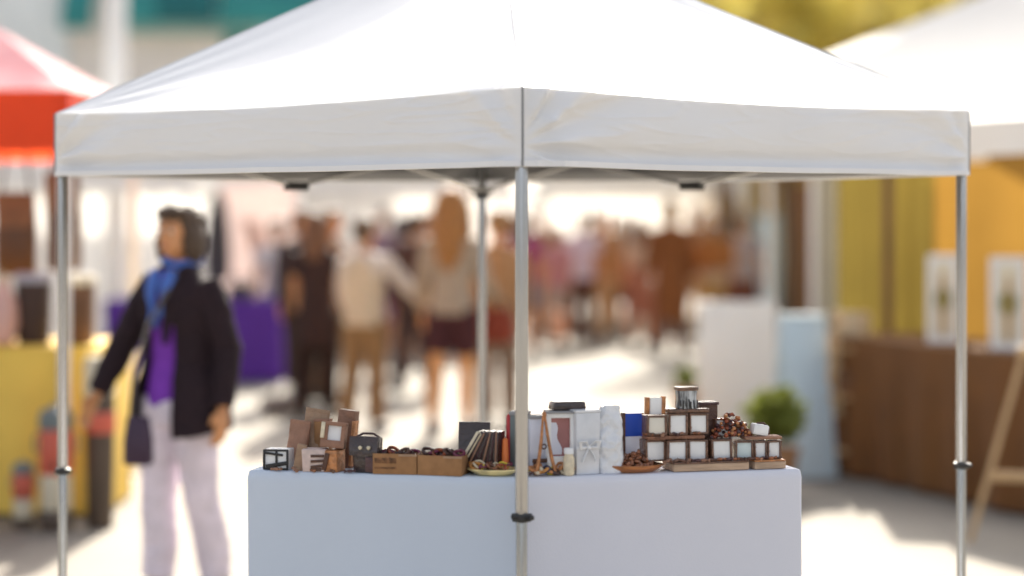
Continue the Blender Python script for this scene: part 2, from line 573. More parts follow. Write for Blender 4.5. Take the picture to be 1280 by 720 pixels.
    if bottom in ('trousers', 'shorts'):
        t = MB()
        leg_tubes(t, bottom_len if bottom == 'trousers' else 0.33, 0.012 if bottom == 'shorts' else 0.009)
        rings = [(0.455, .074, .064), (0.50, .090, .074), (0.545, .084, .067), (0.575, .074, .058)]
        t.loft([[h * p for p in elring(z + dz, w + .002, d + .002, cy=.004)] for z, w, d in rings])
        fused(t, 'trousers' if bottom == 'trousers' else 'shorts', cloth(bottom_c), P, voxel, 4, h * .0035, 11)
    elif bottom == 'skirt':
        t = MB()
        rings = []
        for i in range(9):
            q = i / 8
            z = 0.61 + (bottom_len - 0.61) * q
            w = .080 + .045 * q ** .8
            ring = elring(z, w, w * .85, n=48, cy=.004)
            for k, p in enumerate(ring):
                f = 1 + .05 * q * math.sin(k * 2 * PI / 48 * 9 + 1)
                p.x *= f
                p.y *= f
            rings.append([h * p for p in ring])
        t.loft(rings)
        fused(t, 'skirt', cloth(bottom_c), P, voxel, 3, h * .002, 9)

    def upper(name, col, ex, zlow, sl, wr_, hemw=0.0):
        t = MB()
        prof = [(zlow, .086 + hemw, .072 + hemw), (0.52 if zlow < .5 else zlow + .03, .088 + hemw * .5, .072 + hemw * .5), (0.615, .074 if female else .080, .060), (0.68, .080, .061), (0.735, .090 if female else .097, .068 if female else .063), (0.785, .093 if female else .102, .058), (0.815, .083 if female else .091, .050), (0.842, .044, .040)]
        t.loft([[h * p for p in elring(z + dz, w + ex, d + ex, cy=tor(z) + .004)] for z, w, d in prof])
        for sd in (-1, 1):
            sh, el, wr, f = J['arm', sd]
            if sl == 'none':
                continue
            if sl == 'short':
                m2 = sh * .38 + el * .62
                t.tube([h * (sh + V((-sd * .01, 0, .002))), h * (sh * .7 + el * .3), h * m2], [h * (.034 + ex), h * (.034 + ex), h * (.036 + ex)], n=14)
            else:
                t.tube([h * (sh + V((-sd * .01, 0, .002))), h * (sh * .6 + el * .4), h * el, h * (el * .55 + wr * .45), h * (wr - f * .004)],
                       [h * (.034 + ex), h * (.031 + ex), h * (.027 + ex), h * (.026 + ex), h * (.020 + ex)], n=14)
        return fused(t, name, cloth(col), P, voxel, 3, h * wr_, 12)
    if top_c is not None:
        upper('shirt', top_c, 0.002 if top_open else 0.007, top_len, sleeve, .0025)
    if coat_c is not None:
        if top_open:
            # jacket open at the front: two fronts + back as a thick shell
            t = MB()
            prof = [(coat_len, .146, .122), (0.51, .136, .114), (0.56, .121, .102), (0.615, .098, .083), (0.68, .096, .079), (0.735, .105, .084), (0.785, .107, .074), (0.815, .098, .064), (0.846, .056, .050)]
            gap = R(31)
            for i in range(len(prof) - 1):
                pass
            n = 40
            outer, inner = [], []
            for z, w, d in prof:
                ro, ri = [], []
                for k in range(n + 1):
                    a = -PI / 2 + gap + (2 * PI - 2 * gap) * k / n
                    ca, sa = math.cos(a), math.sin(a)
                    zz = z + dz - (0.020 * max(0, -sa) if z == coat_len else 0)
                    ro.append(h * V((w * ca, d * sa + tor(z) + .004, zz)))
                    ri.append(h * V(((w - .012) * ca, (d - .012) * sa + tor(z) + .004, zz)))
                outer.append(ro + ri[::-1])
            t.loft(outer)
            for sd in (-1, 1):
                sh, el, wr, f = J['arm', sd]
                t.tube([h * (sh + V((-sd * .012, 0, .002))), h * (sh * .6 + el * .4), h * el, h * (el * .55 + wr * .45), h * (wr - f * .002)],
                       [h * .044, h * .042, h * .038, h * .035, h * .029], n=16)
                # collar and lapel
                t.tube([h * V((sd * .030, tor(.84) + .03, .862 + dz)), h * V((sd * .044, tor(.83) - .02, .845 + dz)), h * V((sd * .040, tor(.75) - .072, .76 + dz)), h * V((sd * .036, tor(.66) - .082, .66 + dz))],
                       [h * .012, h * .014, h * .016, h * .008], n=10)
            fused(t, 'jacket', cloth(coat_c), P, voxel * .8, 3, h * .0035, 13)
        else:
            upper('coat', coat_c, 0.010, coat_len, 'long', .003, .012)
    for sd in (-1, 1):
        hip, kn, an = J['leg', sd]
        t = MB()
        t.ell(h * (an + V((0, -.030, -.020))), (h * .031, h * .080, h * .023))
        t.ell(h * (an + V((0, .014, -.014))), (h * .028, h * .032, h * .032))
        t.box(h * (an + V((0, -.020, -.036))), (h * .05, h * .12, h * .012), bevel=h * .004)
        fused(t, 'shoe', cloth(shoe_c, 0, .5), P, voxel, 3)
    return P, J, h, dz


def gz(px, D):
    return (ax(px, D), D, 0.0)


# the woman in the foreground of the crowd
woman, WJ, WH, WDZ = person('woman in a dark jacket over a violet top with a blue scarf and white trousers', (ax(224, 9.0), 9.0, 0), -38, 1.685, skin_c=(0.56, 0.26, 0.11), hair_c=(0.075, 0.042, 0.022), hair='bob', hair_s=1.07,
                            top_c=(0.20, 0.045, 0.42), sleeve='none', bottom='trousers', bottom_c=(0.74, 0.66, 0.74), coat_c=(0.022, 0.012, 0.016), coat_len=0.445, top_open=True,
                            arm=((16, 24, 8), (-12, 13, 26)), leg=((4, 3), (-5, 8)), voxel=0.008, face=True, female=True, head_turn=6)
# scarf of the woman (hangs from her neck: clothing)
sc = MB()
for sd, ln in ((-1, .70), (1, .725)):
    pts = []
    for i in range(9):
        q = i / 8
        z = .845 - (.845 - ln) * q
        y = -.052 - .030 * math.sin(min(1, q * 1.6) * PI / 2) + (.010 * q)
        pts.append(WH * Vector((sd * (.030 - .012 * q), y, z + WDZ)))
    sc.tube(pts, [WH * (.020 + .005 * math.sin(i)) for i in range(9)], n=10, flat=.35, up=(0, 1, 0))
ringp = [WH * Vector((.043 * math.cos(a), .010 + .046 * math.sin(a), .862 + WDZ + .006 * math.sin(2 * a))) for a in [2 * PI * k / 14 for k in range(15)]]
sc.tube(ringp, WH * .012, n=10)
fused(sc, 'scarf', cloth((0.075, 0.15, 0.46)), woman, .008, 3, .004, 26)
# her shoulder bag
hb = thing('shoulder_bag', 'small dark plum bag dangling at the hip of the woman in the dark jacket', 'bag', (ax(173, 8.71), 8.71, 0.0))
b = MB()
b.loft([elring(z, w, d, n=24, sq=.6) for z, w, d in ((.62, .045, .022), (.63, .062, .030), (.72, .060, .034), (.80, .048, .022), (.82, .044, .016))])
b.build('pouch', mat('plum_bag', (0.035, 0.014, 0.04), rough=.5, var=.2), hb)
b = MB()
b.tube([(-.03, 0, .80), (-.02, .03, 1.0), (.04, .10, 1.22), (.13, .19, 1.40)], .010, n=8)
b.build('strap', M['leather'], hb)

person('stall keeper in a white shirt standing behind the purple table', (ax(347, 21.4), 21.4, 0), 10, 1.60, skin_c=(0.30, 0.15, .09), hair_c=(0.03, .02, .018), hair='short', top_c=(0.80, 0.79, 0.82), sleeve='short', bottom_c=(0.12, .12, .16), arm=((20, 8, 40), (10, 8, 30)))
person('woman with her back turned in a long near-black dress and dark leggings', (ax(396, 16.9), 16.9, 0), 170, 1.66, skin_c=(0.52, 0.28, .17), hair_c=(0.16, .07, .03), hair='long', top_c=(0.045, 0.026, 0.026), sleeve='short', bottom='trousers', bottom_c=(0.028, .014, .012), coat_c=None, top_len=.36, female=True, leg=((4, 3), (-4, 4)), arm=((4, 9, 15), (10, 9, 30)))
person('tall brown haired man seen between the dark dress and the beige vest', (ax(413, 18.2), 18.2, 0), 60, 1.70, skin_c=(0.60, 0.27, .12), hair_c=(0.11, .055, .025), hair='bob', top_c=(0.40, 0.22, 0.12), sleeve='short', bottom_c=(0.20, .13, .08))
person('man in a beige vest over a white shirt and khaki trousers', (ax(456, 16.0), 16.0, 0), 152, 1.62, skin_c=(0.55, 0.30, .18), hair_c=(0.13, .075, .04), hair='short', top_c=(0.80, 0.76, 0.72), sleeve='long', bottom_c=(0.34, .21, .10), shoe_c=(.05, .04, .045), coat_c=None, arm=((36, 24, 18), (12, 10, 30)), leg=((3, 2), (-5, 5)))
vest_owner = [o for o in bpy.data.objects if o.get('label', '').startswith('man in a beige vest')][0]
v = MB()
v.loft([[1.62 * p for p in elring(z, w, d, cy=.004)] for z, w, d in ((.50, .099, .084), (.56, .097, .081), (.62, .092, .074), (.70, .098, .075), (.77, .102, .072), (.815, .074, .060))])
fused(v, 'vest', cloth((0.62, 0.50, 0.36)), vest_owner, .01, 3, .004, 12)
person('passer-by in a dark plum top with a bright blue sling', (ax(502, 22.0), 22.0, 0), 200, 1.62, skin_c=(0.42, 0.22, .14), hair_c=(0.07, .045, .05), hair='bob', top_c=(0.13, 0.085, 0.14), bottom='shorts', bottom_c=(0.20, .085, .20), female=True)
sl_owner = [o for o in bpy.data.objects if 'bright blue sling' in o.get('label', '')][0]
v = MB()
v.tube([(-.17, .0, 1.34), (-.19, .10, 1.22), (-.17, .14, 1.08), (-.12, .12, 1.0)], [.05, .085, .085, .04], n=12, flat=.6)
fused(v, 'sling', cloth((0.04, 0.26, 0.68)), sl_owner, .012, 3, .004, 12)
person('woman with big tawny hair in a beige blouse and maroon shorts', (ax(565, 15.9), 15.9, 0), 168, 1.80, skin_c=(0.66, 0.36, .18), hair_c=(0.42, .18, .045), hair='long', top_c=(0.50, 0.42, 0.33), sleeve='long', bottom='shorts', bottom_c=(0.085, .03, .035), female=True, hair_s=1.32, leg=((6, 3), (-9, 6)), shoe_c=(.12, .08, .07), arm=((14, 12, 40), (5, 12, 20)))
person('person in a tan jacket and taupe trousers behind the rear canopy leg', (ax(622, 16.4), 16.4, 0), 195, 1.68, skin_c=(0.60, 0.34, .2), hair_c=(0.36, .19, .07), hair='short', top_c=(0.52, 0.30, 0.15), bottom_c=(0.33, .26, .20), coat_c=None, leg=((2, 1), (-3, 3)))
v = thing('belt_bag', 'rust red bag worn low by the person in taupe trousers', 'bag', (ax(620, 16.2), 16.2, 0))
b = MB()
b.loft([elring(z, w, d, n=20, sq=.6) for z, w, d in ((.66, .10, .05), (.68, .14, .07), (.80, .15, .08), (.90, .12, .06), (.92, .10, .04))])
fused(b, 'pouch', cloth((.27, .055, .03)), v, .012)
MB().tube([(-.11, 0, .89), (-.06, .0, .97), (.06, 0, .97), (.11, 0, .89)], .014, n=8).build('strap', M['leather'], v)
person('woman in a magenta top and slate blue shorts', (ax(653, 24.4), 24.4, 0), 150, 1.66, skin_c=(0.52, 0.25, .16), hair_c=(0.15, .06, .03), hair='long', top_c=(0.36, 0.02, 0.20), sleeve='short', bottom='shorts', bottom_c=(0.15, .17, .25), female=True)
person('child sized shopper in a pink shirt', (ax(697, 25.6), 25.6, 0), 200, 1.50, skin_c=(0.62, 0.34, .24), hair_c=(0.30, .13, .05), hair='bob', top_c=(0.62, 0.30, 0.31), sleeve='short', bottom='shorts', bottom_c=(0.5, .40, .33), female=True)
person('man in a pale lilac shirt and dark brown trousers', (ax(726, 26.4), 26.4, 0), 185, 1.66, skin_c=(0.42, 0.2, .11), hair_c=(0.16, .075, .03), hair='short', top_c=(0.72, 0.66, 0.78), sleeve='short', bottom_c=(0.12, .05, .03))
person('shopper in a caramel shirt and sand trousers near the pale lilac shirt', (ax(757, 27.5), 27.5, 0), 30, 1.64, skin_c=(0.6, 0.32, .18), hair_c=(0.22, .10, .04), hair='short', top_c=(0.46, 0.25, 0.11), sleeve='long', bottom_c=(0.55, .38, .2))
person('shopper in a cream top and rosy skirt beside the long brown coat', (ax(800, 26.6), 26.6, 0), 160, 1.60, skin_c=(0.6, 0.3, .18), hair_c=(0.18, .08, .035), hair='long', top_c=(0.66, 0.50, 0.36), sleeve='short', bottom='skirt', bottom_c=(0.45, .19, .12), bottom_len=.22, female=True)
person('tall figure in a long brown coat', (ax(838, 24.6), 24.6, 0), 175, 1.80, skin_c=(0.5, 0.25, .12), hair_c=(0.32, .16, .04), hair='bob', top_c=(0.30, 0.12, 0.04), bottom_c=(0.16, .055, .03), coat_c=(0.27, 0.10, 0.03), coat_len=.22, arm=((6, 7, 18), (8, 9, 25)))
person('shopper in a pale blouse and honey trousers right of the long brown coat', (ax(886, 25.4), 25.4, 0), 190, 1.66, skin_c=(0.6, 0.34, .2), hair_c=(0.42, .2, .06), hair='long', top_c=(0.72, 0.56, 0.38), sleeve='long', bottom_c=(0.56, .36, .13), female=True)
v = thing('tote_bag', 'russet brown bag carried beside the pale blouse', 'bag', (ax(893, 25.1), 25.1, 0))
b = MB()
b.loft([elring(z, w, d, n=24, sq=.45) for z, w, d in ((.98, .20, .05), (1.0, .24, .07), (1.2, .25, .07), (1.34, .22, .04), (1.36, .21, .03))])
fused(b, 'pouch', cloth((.33, .13, .035)), v, .015)
MB().tube([(-.15, 0, 1.34), (-.10, 0, 1.50), (.10, 0, 1.50), (.15, 0, 1.34)], .015, n=8).build('strap', M['leather'], v)
person('shopper in a grey lilac shirt and maroon trousers by the pale blue door', (ax(930, 26.0), 26.0, 0), 165, 1.64, skin_c=(0.55, 0.3, .2), hair_c=(0.2, .1, .05), hair='short', top_c=(0.42, 0.37, 0.36), sleeve='short', bottom_c=(0.17, .055, .03))
person('distant walker in a grey jacket near the bright blue sling', (ax(533, 25.5), 25.5, 0), 10, 1.66, skin_c=(0.5, 0.28, .2), hair_c=(0.09, .06, .05), hair='short', top_c=(0.52, 0.46, 0.50), bottom_c=(0.22, .13, .12))
person('distant walker in a brown polo near the magenta top', (ax(677, 28.5), 28.5, 0), 20, 1.70, skin_c=(0.55, 0.28, .17), hair_c=(0.12, .06, .03), hair='short', top_c=(0.42, 0.24, 0.15), sleeve='short', bottom_c=(0.62, .46, .34))

person('far shopper in a chestnut shirt right of the pale lilac shirt', (ax(745, 29.0), 29.0, 0), 175, 1.72, skin_c=(0.45, 0.24, .14), hair_c=(0.10, .05, .02), hair='short', top_c=(0.26, 0.12, 0.06), sleeve='short', bottom_c=(0.40, .26, .15))
person('far shopper in a light brown blouse and dark skirt left of the long brown coat', (ax(777, 29.5), 29.5, 0), 190, 1.64, skin_c=(0.55, 0.3, .18), hair_c=(0.20, .09, .03), hair='long', top_c=(0.50, 0.33, 0.20), sleeve='long', bottom='skirt', bottom_c=(0.14, .07, .05), bottom_len=.25, female=True)
person('far shopper in an orange brown jacket right of the long brown coat', (ax(866, 28.0), 28.0, 0), 160, 1.74, skin_c=(0.5, 0.27, .15), hair_c=(0.24, .11, .03), hair='short', top_c=(0.40, 0.19, 0.07), bottom_c=(0.26, .14, .07))
person('far shopper in a wine red top between the tan jacket and the front canopy leg', (ax(640, 27.0), 27.0, 0), 10, 1.66, skin_c=(0.5, 0.27, .15), hair_c=(0.24, .11, .03), hair='bob', top_c=(0.34, 0.09, 0.07), bottom_c=(0.36, .22, .14), female=True)
person('far shopper in a mauve shirt behind the beige vest', (ax(478, 26.0), 26.0, 0), 0, 1.70, skin_c=(0.5, 0.27, .17), hair_c=(0.05, .03, .03), hair='short', top_c=(0.40, 0.28, 0.36), bottom_c=(0.13, .11, .15))
person('far shopper in a black shirt by the white side sheet of a tent', (ax(912, 29.5), 29.5, 0), 200, 1.68, skin_c=(0.5, 0.27, .15), hair_c=(0.08, .04, .02), hair='short', top_c=(0.10, 0.06, 0.05), bottom_c=(0.30, .16, .08))

person('shopper in a charcoal top close behind the dark dress', (ax(378, 19.2), 19.2, 0), 20, 1.70, skin_c=(0.50, 0.24, .12), hair_c=(0.05, .025, .015), hair='bob', top_c=(0.06, 0.045, 0.05), bottom_c=(0.05, .035, .03))
person('shopper in a dark brown jacket between the beige vest and the tawny haired woman', (ax(520, 19.5), 19.5, 0), 160, 1.66, skin_c=(0.50, 0.24, .12), hair_c=(0.09, .045, .02), hair='short', top_c=(0.12, 0.06, 0.045), bottom_c=(0.08, .05, .045))

# ------------------------------------------------------------------ the main pop up canopy
Fc = Vector((0.024, 5.2, 0))
Lc = Vector((-1.407, 6.6, 0))
Rc = Vector((1.375, 6.45, 0))
Bc = Vector((-0.112, 7.9, 0))
ZB, ZT, ZA = 1.772, 1.966, 2.553
ctr = (Fc + Lc + Rc + Bc) / 4
canopy = thing('pop_up_canopy', 'large white pop up canopy standing over the craft table', 'canopy', (ctr.x, ctr.y, 0))


def loc(p):
    return Vector(p) - Vector((ctr.x, ctr.y, 0))


apex = Vector((ctr.x - .005, ctr.y - .05, ZA))
cor = [Fc, Rc, Bc, Lc]


def out_c(i):   # roof corner a little outside the leg
    d = (cor[i] - ctr).normalized()
    return cor[i] + d * 0.013


def eave(i, u):
    a, b_ = out_c(i), out_c((i + 1) % 4)
    p = a.lerp(b_, u)
    z = ZT - 0.016 * math.sin(PI * u) ** 1.0
    if i == 0:
        z += 0.004 * (u - 0)
    return Vector((p.x, p.y, z))


def roof_pt(i, u, v_):
    p = eave(i, u).lerp(apex, v_)
    s = 4 * u * (1 - u) * math.sin(PI * v_)
    p.z -= 0.028 * s * (1 - .5 * v_)
    # stretch creases running from the corners up the panel
    for uu in (u, 1 - u):
        a = uu * 2.0
        b_ = v_ * 1.1
        r = math.hypot(a, b_)
        ph = math.atan2(b_, a)
        p.z += 0.0042 * math.sin(ph * 15 + i * 2 + (uu == u)) * min(1, r / .10) * math.exp(-r / .30)
    p.z += 0.003 * noise.noise(Vector((u * 4 + i * 7, v_ * 5, 1.0)))
    return p


rf = MB()
for i in range(4):
    rf.grid(lambda u, v_, i=i: loc(roof_pt(i, u, v_)), 90, 60)
bmesh.ops.remove_doubles(rf.bm, verts=rf.bm.verts[:], dist=0.0005)
roof = rf.build('roof', M['tent'], canopy, angle=60)
ln = MB()  # added grey sheet darkens the roof underside in place of shade
for i in range(4):
    ln.grid(lambda u, v_, i=i: loc(roof_pt(i, u, .01 + .985 * v_)) - Vector((0, 0, .005)), 40, 24)
ln.build('inner_shade', M['inner_shade'], roof, angle=60)
# seam piping along the four hips
for i in range(4):
    sp = MB()
    pts = [loc(roof_pt(i, 0, k / 24)) + Vector((0, 0, .001)) for k in range(25)]
    sp.tube(pts, .0016, n=6)
    sp.build('seam', M['tent'] if i else mat('pale_grey_seam', (.60, .60, .61)), roof)


def valance_pt(i, u, t):
    """t = 0 top edge, 1 bottom hem"""
    a, b_ = out_c(i), out_c((i + 1) % 4)
    e = (b_ - a)
    L = e.length
    e.normalize()
    nrm = Vector((e.y, -e.x, 0))
    if nrm.dot(a - ctr) < 0:
        nrm = -nrm
    top = eave(i, u)
    zb = ZB - 0.003 * math.sin(PI * u) + .002 * noise.noise(Vector((u * 5 + i * 3, 0, 0)))
    if i in (1, 2):
        zb -= .006 * math.sin(PI * u)
    p = top.lerp(Vector((top.x, top.y, zb)), t)
    H = ZT - ZB
    off = 0.0
    for s_, sgn in ((u * L, 0), ((1 - u) * L, 1)):
        for (t0, amp, fr, ph0, dec) in ((.74 + .05 * (i == 3), .036, 13.0 - 2.5 * sgn, .3 + 1.9 * i + sgn, .24 + .10 * (i == 0 and sgn == 0)), (.10, .006, 9, 1.1 + i, .22)):
            y_ = (t0 - t) * H
            r = math.hypot(s_, y_)
            ph = math.atan2(y_, s_ + .02)
            w = math.sin(ph * fr + ph0)
            w = w * abs(w) ** .3
            fac = {(0, 0): 1.0, (3, 1): .5, (3, 0): .9, (0, 1): .55}.get((i, sgn), .7)
            off += fac * amp * .5 * (w + .75) * min(1.0, r / .10) * math.exp(-max(0, r - .10) / dec)
    edge = min(1, u * L / .05, (1 - u) * L / .05)
    off += .006 * math.sin(PI * u) * math.sin(PI * min(1, t * 1.1)) * (0.6 + noise.noise(Vector((u * 3 + 9 * i, t * 1.2, 2))))
    off += .006 * noise.noise(Vector((u * 7 + i * 5, t * 2.2 + u * 2, 5)))
    cr = noise.noise(Vector((u * 5.5 + t * 2.6 + i * 3, t * 5.5 - u * 2.2, 9)))
    off += .0038 * math.exp(-(cr / .10) ** 2) * (.35 + .65 * abs(2 * u - 1))
    off -= .013 * math.exp(-((t - .80) / .09) ** 2) * math.sin(PI * u) ** .4
    if t > .88:
        off += .020 * ((t - .88) / .12) ** 1.1
    off *= edge
    return p + nrm * (off + .002)


for i in range(4):
    vb = MB()
    vb.grid(lambda u, t, i=i: loc(valance_pt(i, u, t)), 220, 44)
    va = vb.build('valance', M['tent'], canopy, angle=180)
    ln = MB()      # added grey sheet: shade inside the valance put into colour
    ins = (ctr - (out_c(i) + out_c((i + 1) % 4)) / 2).normalized() * .006
    ln.grid(lambda u, t, i=i, ins=ins: loc(valance_pt(i, u, t * .97)) + ins, 220, 44)
    ln.build('inner_shade', M['inner_shade'], va, angle=180)
    hm = MB()      # folded hem, a few mm thick
    rings = []
    for k in range(121):
        u = k / 120
        p = loc(valance_pt(i, u, 1.0))
        e = (out_c((i + 1) % 4) - out_c(i)).normalized()
        nrm = Vector((e.y, -e.x, 0))
        if nrm.dot(out_c(i) - ctr) < 0:
            nrm = -nrm
        rings.append([p + nrm * .0022 + Vector((0, 0, .014)), p + nrm * .0030, p - nrm * .0022 + Vector((0, 0, -.001)), p - nrm * .0028 + Vector((0, 0, .013))])
    hm.loft(rings)
    hm.build('hem', M['tent'], va, angle=30)
    cp = MB()      # dark corner binding
    j = i
    pz = [loc(valance_pt(j, 0, q / 10)) for q in range(11)]
    d = (cor[j] - ctr).normalized()
    cp.tube([p + d * .002 for p in pz], .0030, n=8)
    cp.build('corner_binding', M['piping'], va)

# legs
coll_y = {0: 648, 1: 582, 2: 0, 3: 589}
for i, c in enumerate(cor):
    inw = (ctr - c).normalized()
    p = loc(c + inw * .008)
    rot = Rz(math.atan2((cor[(i + 1) % 4] - c).y, (cor[(i + 1) % 4] - c).x))
    zc = EYE + (HY - coll_y[i]) / FPX * c.y if coll_y[i] else .70
    w = .0265
    lg = MB().box((p.x, p.y, (zc + ZT - .02) / 2), (w, w, ZT - .02 - zc), rot, bevel=.006, seg=3).build('leg', M['alu'], canopy, angle=30)
    MB().box((p.x, p.y, zc / 2), (w * .86, w * .86, zc - .004), rot, bevel=.005, seg=3).build('inner_leg', M['alu2'], lg, angle=30)
    cb = MB()
    cb.box((p.x, p.y, zc), (.036, .036, .020), rot, bevel=.004)
    cb.box((p.x, p.y, zc + .004), (.052, .034, .012), rot @ Rz(-PI / 4), bevel=.004)
    cb.box((p.x + .020, p.y - .012, zc + .002), (.016, .018, .012), rot, bevel=.003)
    cb.build('collar', M['black'], lg)
    ft = MB()
    ft.box((p.x, p.y, .006), (.085, .085, .008), rot, bevel=.003)
    ft.box((p.x, p.y, .03), (.034, .034, .04), rot, bevel=.003)
    ft.build('foot_plate', M['black'], lg)
    top = MB()
    p2 = loc(c + inw * .030)
    top.box((p2.x, p2.y, ZT - .05), (.027, .027, .05), rot, bevel=.004)
    top.build('top_bracket', M['black'], lg)

# scissor truss
def bar(a, b_, r=.0125):
    m = MB()
    m.tube([loc(a), loc(b_)], r, n=8, flat=.6)
    return m.build('truss_bar', M['alu'], canopy)


def joint(p, d, size=(.05, .03, .022)):
    m = MB()
    rot = Rz(math.atan2(d.y, d.x))
    m.box(loc(p), size, rot, bevel=.004)
    m.tube([loc(p) - Vector((0, 0, 0)) + (rot @ Vector((-size[0] * .3, -.02, 0))), loc(p) + (rot @ Vector((-size[0] * .3, .02, 0)))], .007, n=8)
    return m.build('truss_joint', M['black'], canopy)


zhi = ZT - .045
slid = [EYE + .150, EYE + .150, EYE + (HY - 239) / FPX * Bc.y, EYE + .150]
for i in range(4):
    a, b_ = cor[i], cor[(i + 1) % 4]
    d = (b_ - a)
    inn = (ctr - (a + b_) / 2).normalized() * .034
    A = a + d.normalized() * .03 + inn
    B = b_ - d.normalized() * .03 + inn
    Mi = (a + b_) / 2 + inn
    zm = EYE + (.088 if i in (1, 2) else .150)
    al, bl = slid[i], slid[(i + 1) % 4]
    off = inn.normalized() * .012
    bar(Vector((A.x, A.y, zhi)), Vector((Mi.x, Mi.y, zm)))
    bar(Vector((A.x, A.y, al)) + off, Vector((Mi.x, Mi.y, zhi + .01)) + off)
    bar(Vector((B.x, B.y, zhi)), Vector((Mi.x, Mi.y, zm)))
    bar(Vector((B.x, B.y, bl)) + off, Vector((Mi.x, Mi.y, zhi + .01)) + off)
    joint(Vector((Mi.x, Mi.y, zm)), d, (.088, .034, .030))
    joint(Vector((Mi.x, Mi.y, zhi + .01)), d, (.05, .03, .02))
for i in range(4):
    m = MB()
    c = loc(cor[i] + (ctr - cor[i]).normalized() * (.008 if i == 2 else .026))
    m.lathe([(.020, -.030), (.028, -.026), (.028, -.008), (.046, -.004), (.046, .018), (.024, .022)] if i == 2 else [(.018, -.02), (.022, -.016), (.022, .014), (.018, .018)], (c.x, c.y, slid[i]), n=16)
    m.box((c.x, c.y, slid[i] + .006), (.085 if i == 2 else .034, .022, .016), Rz(math.atan2((cor[(i + 1) % 4] - cor[i]).y, (cor[(i + 1) % 4] - cor[i]).x)), bevel=.004)
    m.build('slider_bracket', M['black'], canopy)
pk = MB()
pk.tube([loc(apex) - Vector((0, 0, .50)), loc(apex) - Vector((0, 0, .012))], .016, n=10)
pk.lathe([(.05, -.02), (.05, -.012), (.02, -.008)], loc(apex), n=16)
pk.build('peak_pole', M['alu'], canopy)

# ------------------------------------------------------------------ craft tables with cloths
TZ = .994
TL, TC_, TR = Vector((-.681, 5.435, 0)), Vector((.026, 5.275, 0)), Vector((.749, 5.462, 0))
TD = .185


def edge_frame(side):
    a, b_ = (TL, TC_) if side == 'l' else (TC_, TR)
    e = (b_ - a).normalized()
    return a, b_, e, Vector((-e.y, e.x, 0))     # normal pointing away from the camera


def make_table(side, label):
    a, b_, e, nb = edge_frame(side)
    mid = (a + b_) / 2 + nb * (TD / 2)
    t = thing('folding_table', label, 'table', (mid.x, mid.y, 0), math.atan2(e.y, e.x), 'tables under the canopy')
    L = (b_ - a).length
    MB().box((0, 0, TZ - .018), (L - .03, TD - .03, .022), bevel=.004).build('tabletop', M['white'], t)
    for sx in (-1, 1):
        for sy in (-1, 1):
            MB().tube([(sx * (L / 2 - .06), sy * (TD / 2 - .035), 0), (sx * (L / 2 - .06), sy * (TD / 2 - .035), TZ - .03)], .011, n=10).build('leg', M['alu2'], t)
    return t


make_table('l', 'narrow folding table under the pale blue cloth')
make_table('r', 'narrow folding table under the pale lavender cloth')


def make_cloth(side, m, label):
    a, b_, e, nb = edge_frame(side)
    L = (b_ - a).length
    # outline (rounded rectangle) walked counterclockwise in the table frame
    r = .012
    x0, x1, y0, y1 = 0.0, L, 0.0, TD
    if side == 'l':
        x1 = L - .0015
    else:
        x0 = .0015
    pts = []
    for cx_, cy_, a0 in ((x1 - r, y0 + r, -90), (x1 - r, y1 - r, 0), (x0 + r, y1 - r, 90), (x0 + r, y0 + r, 180)):
        for k in range(7):
            q = R(a0 + 90 * k / 6)
            pts.append((cx_ + r * math.cos(q), cy_ + r * math.sin(q), math.cos(q), math.sin(q)))
    # densify
    dense = []
    for p, q in zip(pts, pts[1:] + pts[:1]):
        n = max(1, int(math.hypot(q[0] - p[0], q[1] - p[1]) / .008))
        for k in range(n):
            w = k / n
            dense.append(tuple(p[j] * (1 - w) + q[j] * w for j in range(4)))
    mb = MB()
    rows = []
    NZ = 60
    for j in range(NZ + 1):
        t = j / NZ
        z = TZ - (TZ - .012) * t
        row = []
        for (x, y, nx, ny) in dense:
            s_ = x * 1.0
            amp = .0016 + .017 * t ** 1.2
            f = math.sin(s_ * 17 + (0.8 if side == 'l' else 2.2) + .9 * math.sin(s_ * 5)) * .55 + .8 * noise.noise(Vector((s_ * 5, y * 6, t * .9 + (3 if side == 'l' else 8))))
            seam_end = min(abs(x - (x1 if side == 'l' else x0)) / .09, 1.0)
            off = amp * f * seam_end
            inset = -.018 * t * abs(nx) * (1 if ((side == 'l' and nx < 0) or (side == 'r' and nx > 0)) else 0)
            rr = .006
            sh = 0
            if j == 0:
                sh = -.004
            zz = z
            p = a + e * (x + nx * (off + inset + sh)) + nb * (y + ny * (off + sh))
            row.append(Vector((p.x, p.y, zz)))
        rows.append(row)
    rows.insert(0, [Vector((p.x, p.y, TZ + .003)) + (Vector((p2.x, p2.y, 0)) * 0) for p, p2 in zip(rows[0], rows[0])])
    # pull the very top ring inwards to round the edge
    cxy = sum((Vector((p.x, p.y, 0)) for p in rows[0]), Vector()) / len(rows[0])
    for p in rows[0]:
        d = Vector((p.x, p.y, 0)) - cxy
        along, across = d.dot(e), d.dot(nb)
        d2 = e * (along - math.copysign(.004, along)) + nb * (across - math.copysign(.004, across))
        p.x, p.y = cxy.x + d2.x, cxy.y + d2.y
    vs = [[mb.bm.verts.new(p) for p in rw] for rw in rows]
    n = len(vs[0])
    for r0, r1 in zip(vs[:-1], vs[1:]):
        for k in range(n):
            q = (k + 1) % n
            mb.bm.faces.new((r0[k], r1[k], r1[q], r0[q]))
    mb.bm.faces.new(vs[0])
    o = mb.build('tablecloth', m, angle=50)
    return tag(o, label, 'tablecloth')


make_cloth('l', M['cloth_shaded_blue'], 'pale blue tablecloth hanging over the left craft table')
make_cloth('r', M['cloth_lav'], 'pale lavender tablecloth hanging over the right craft table')

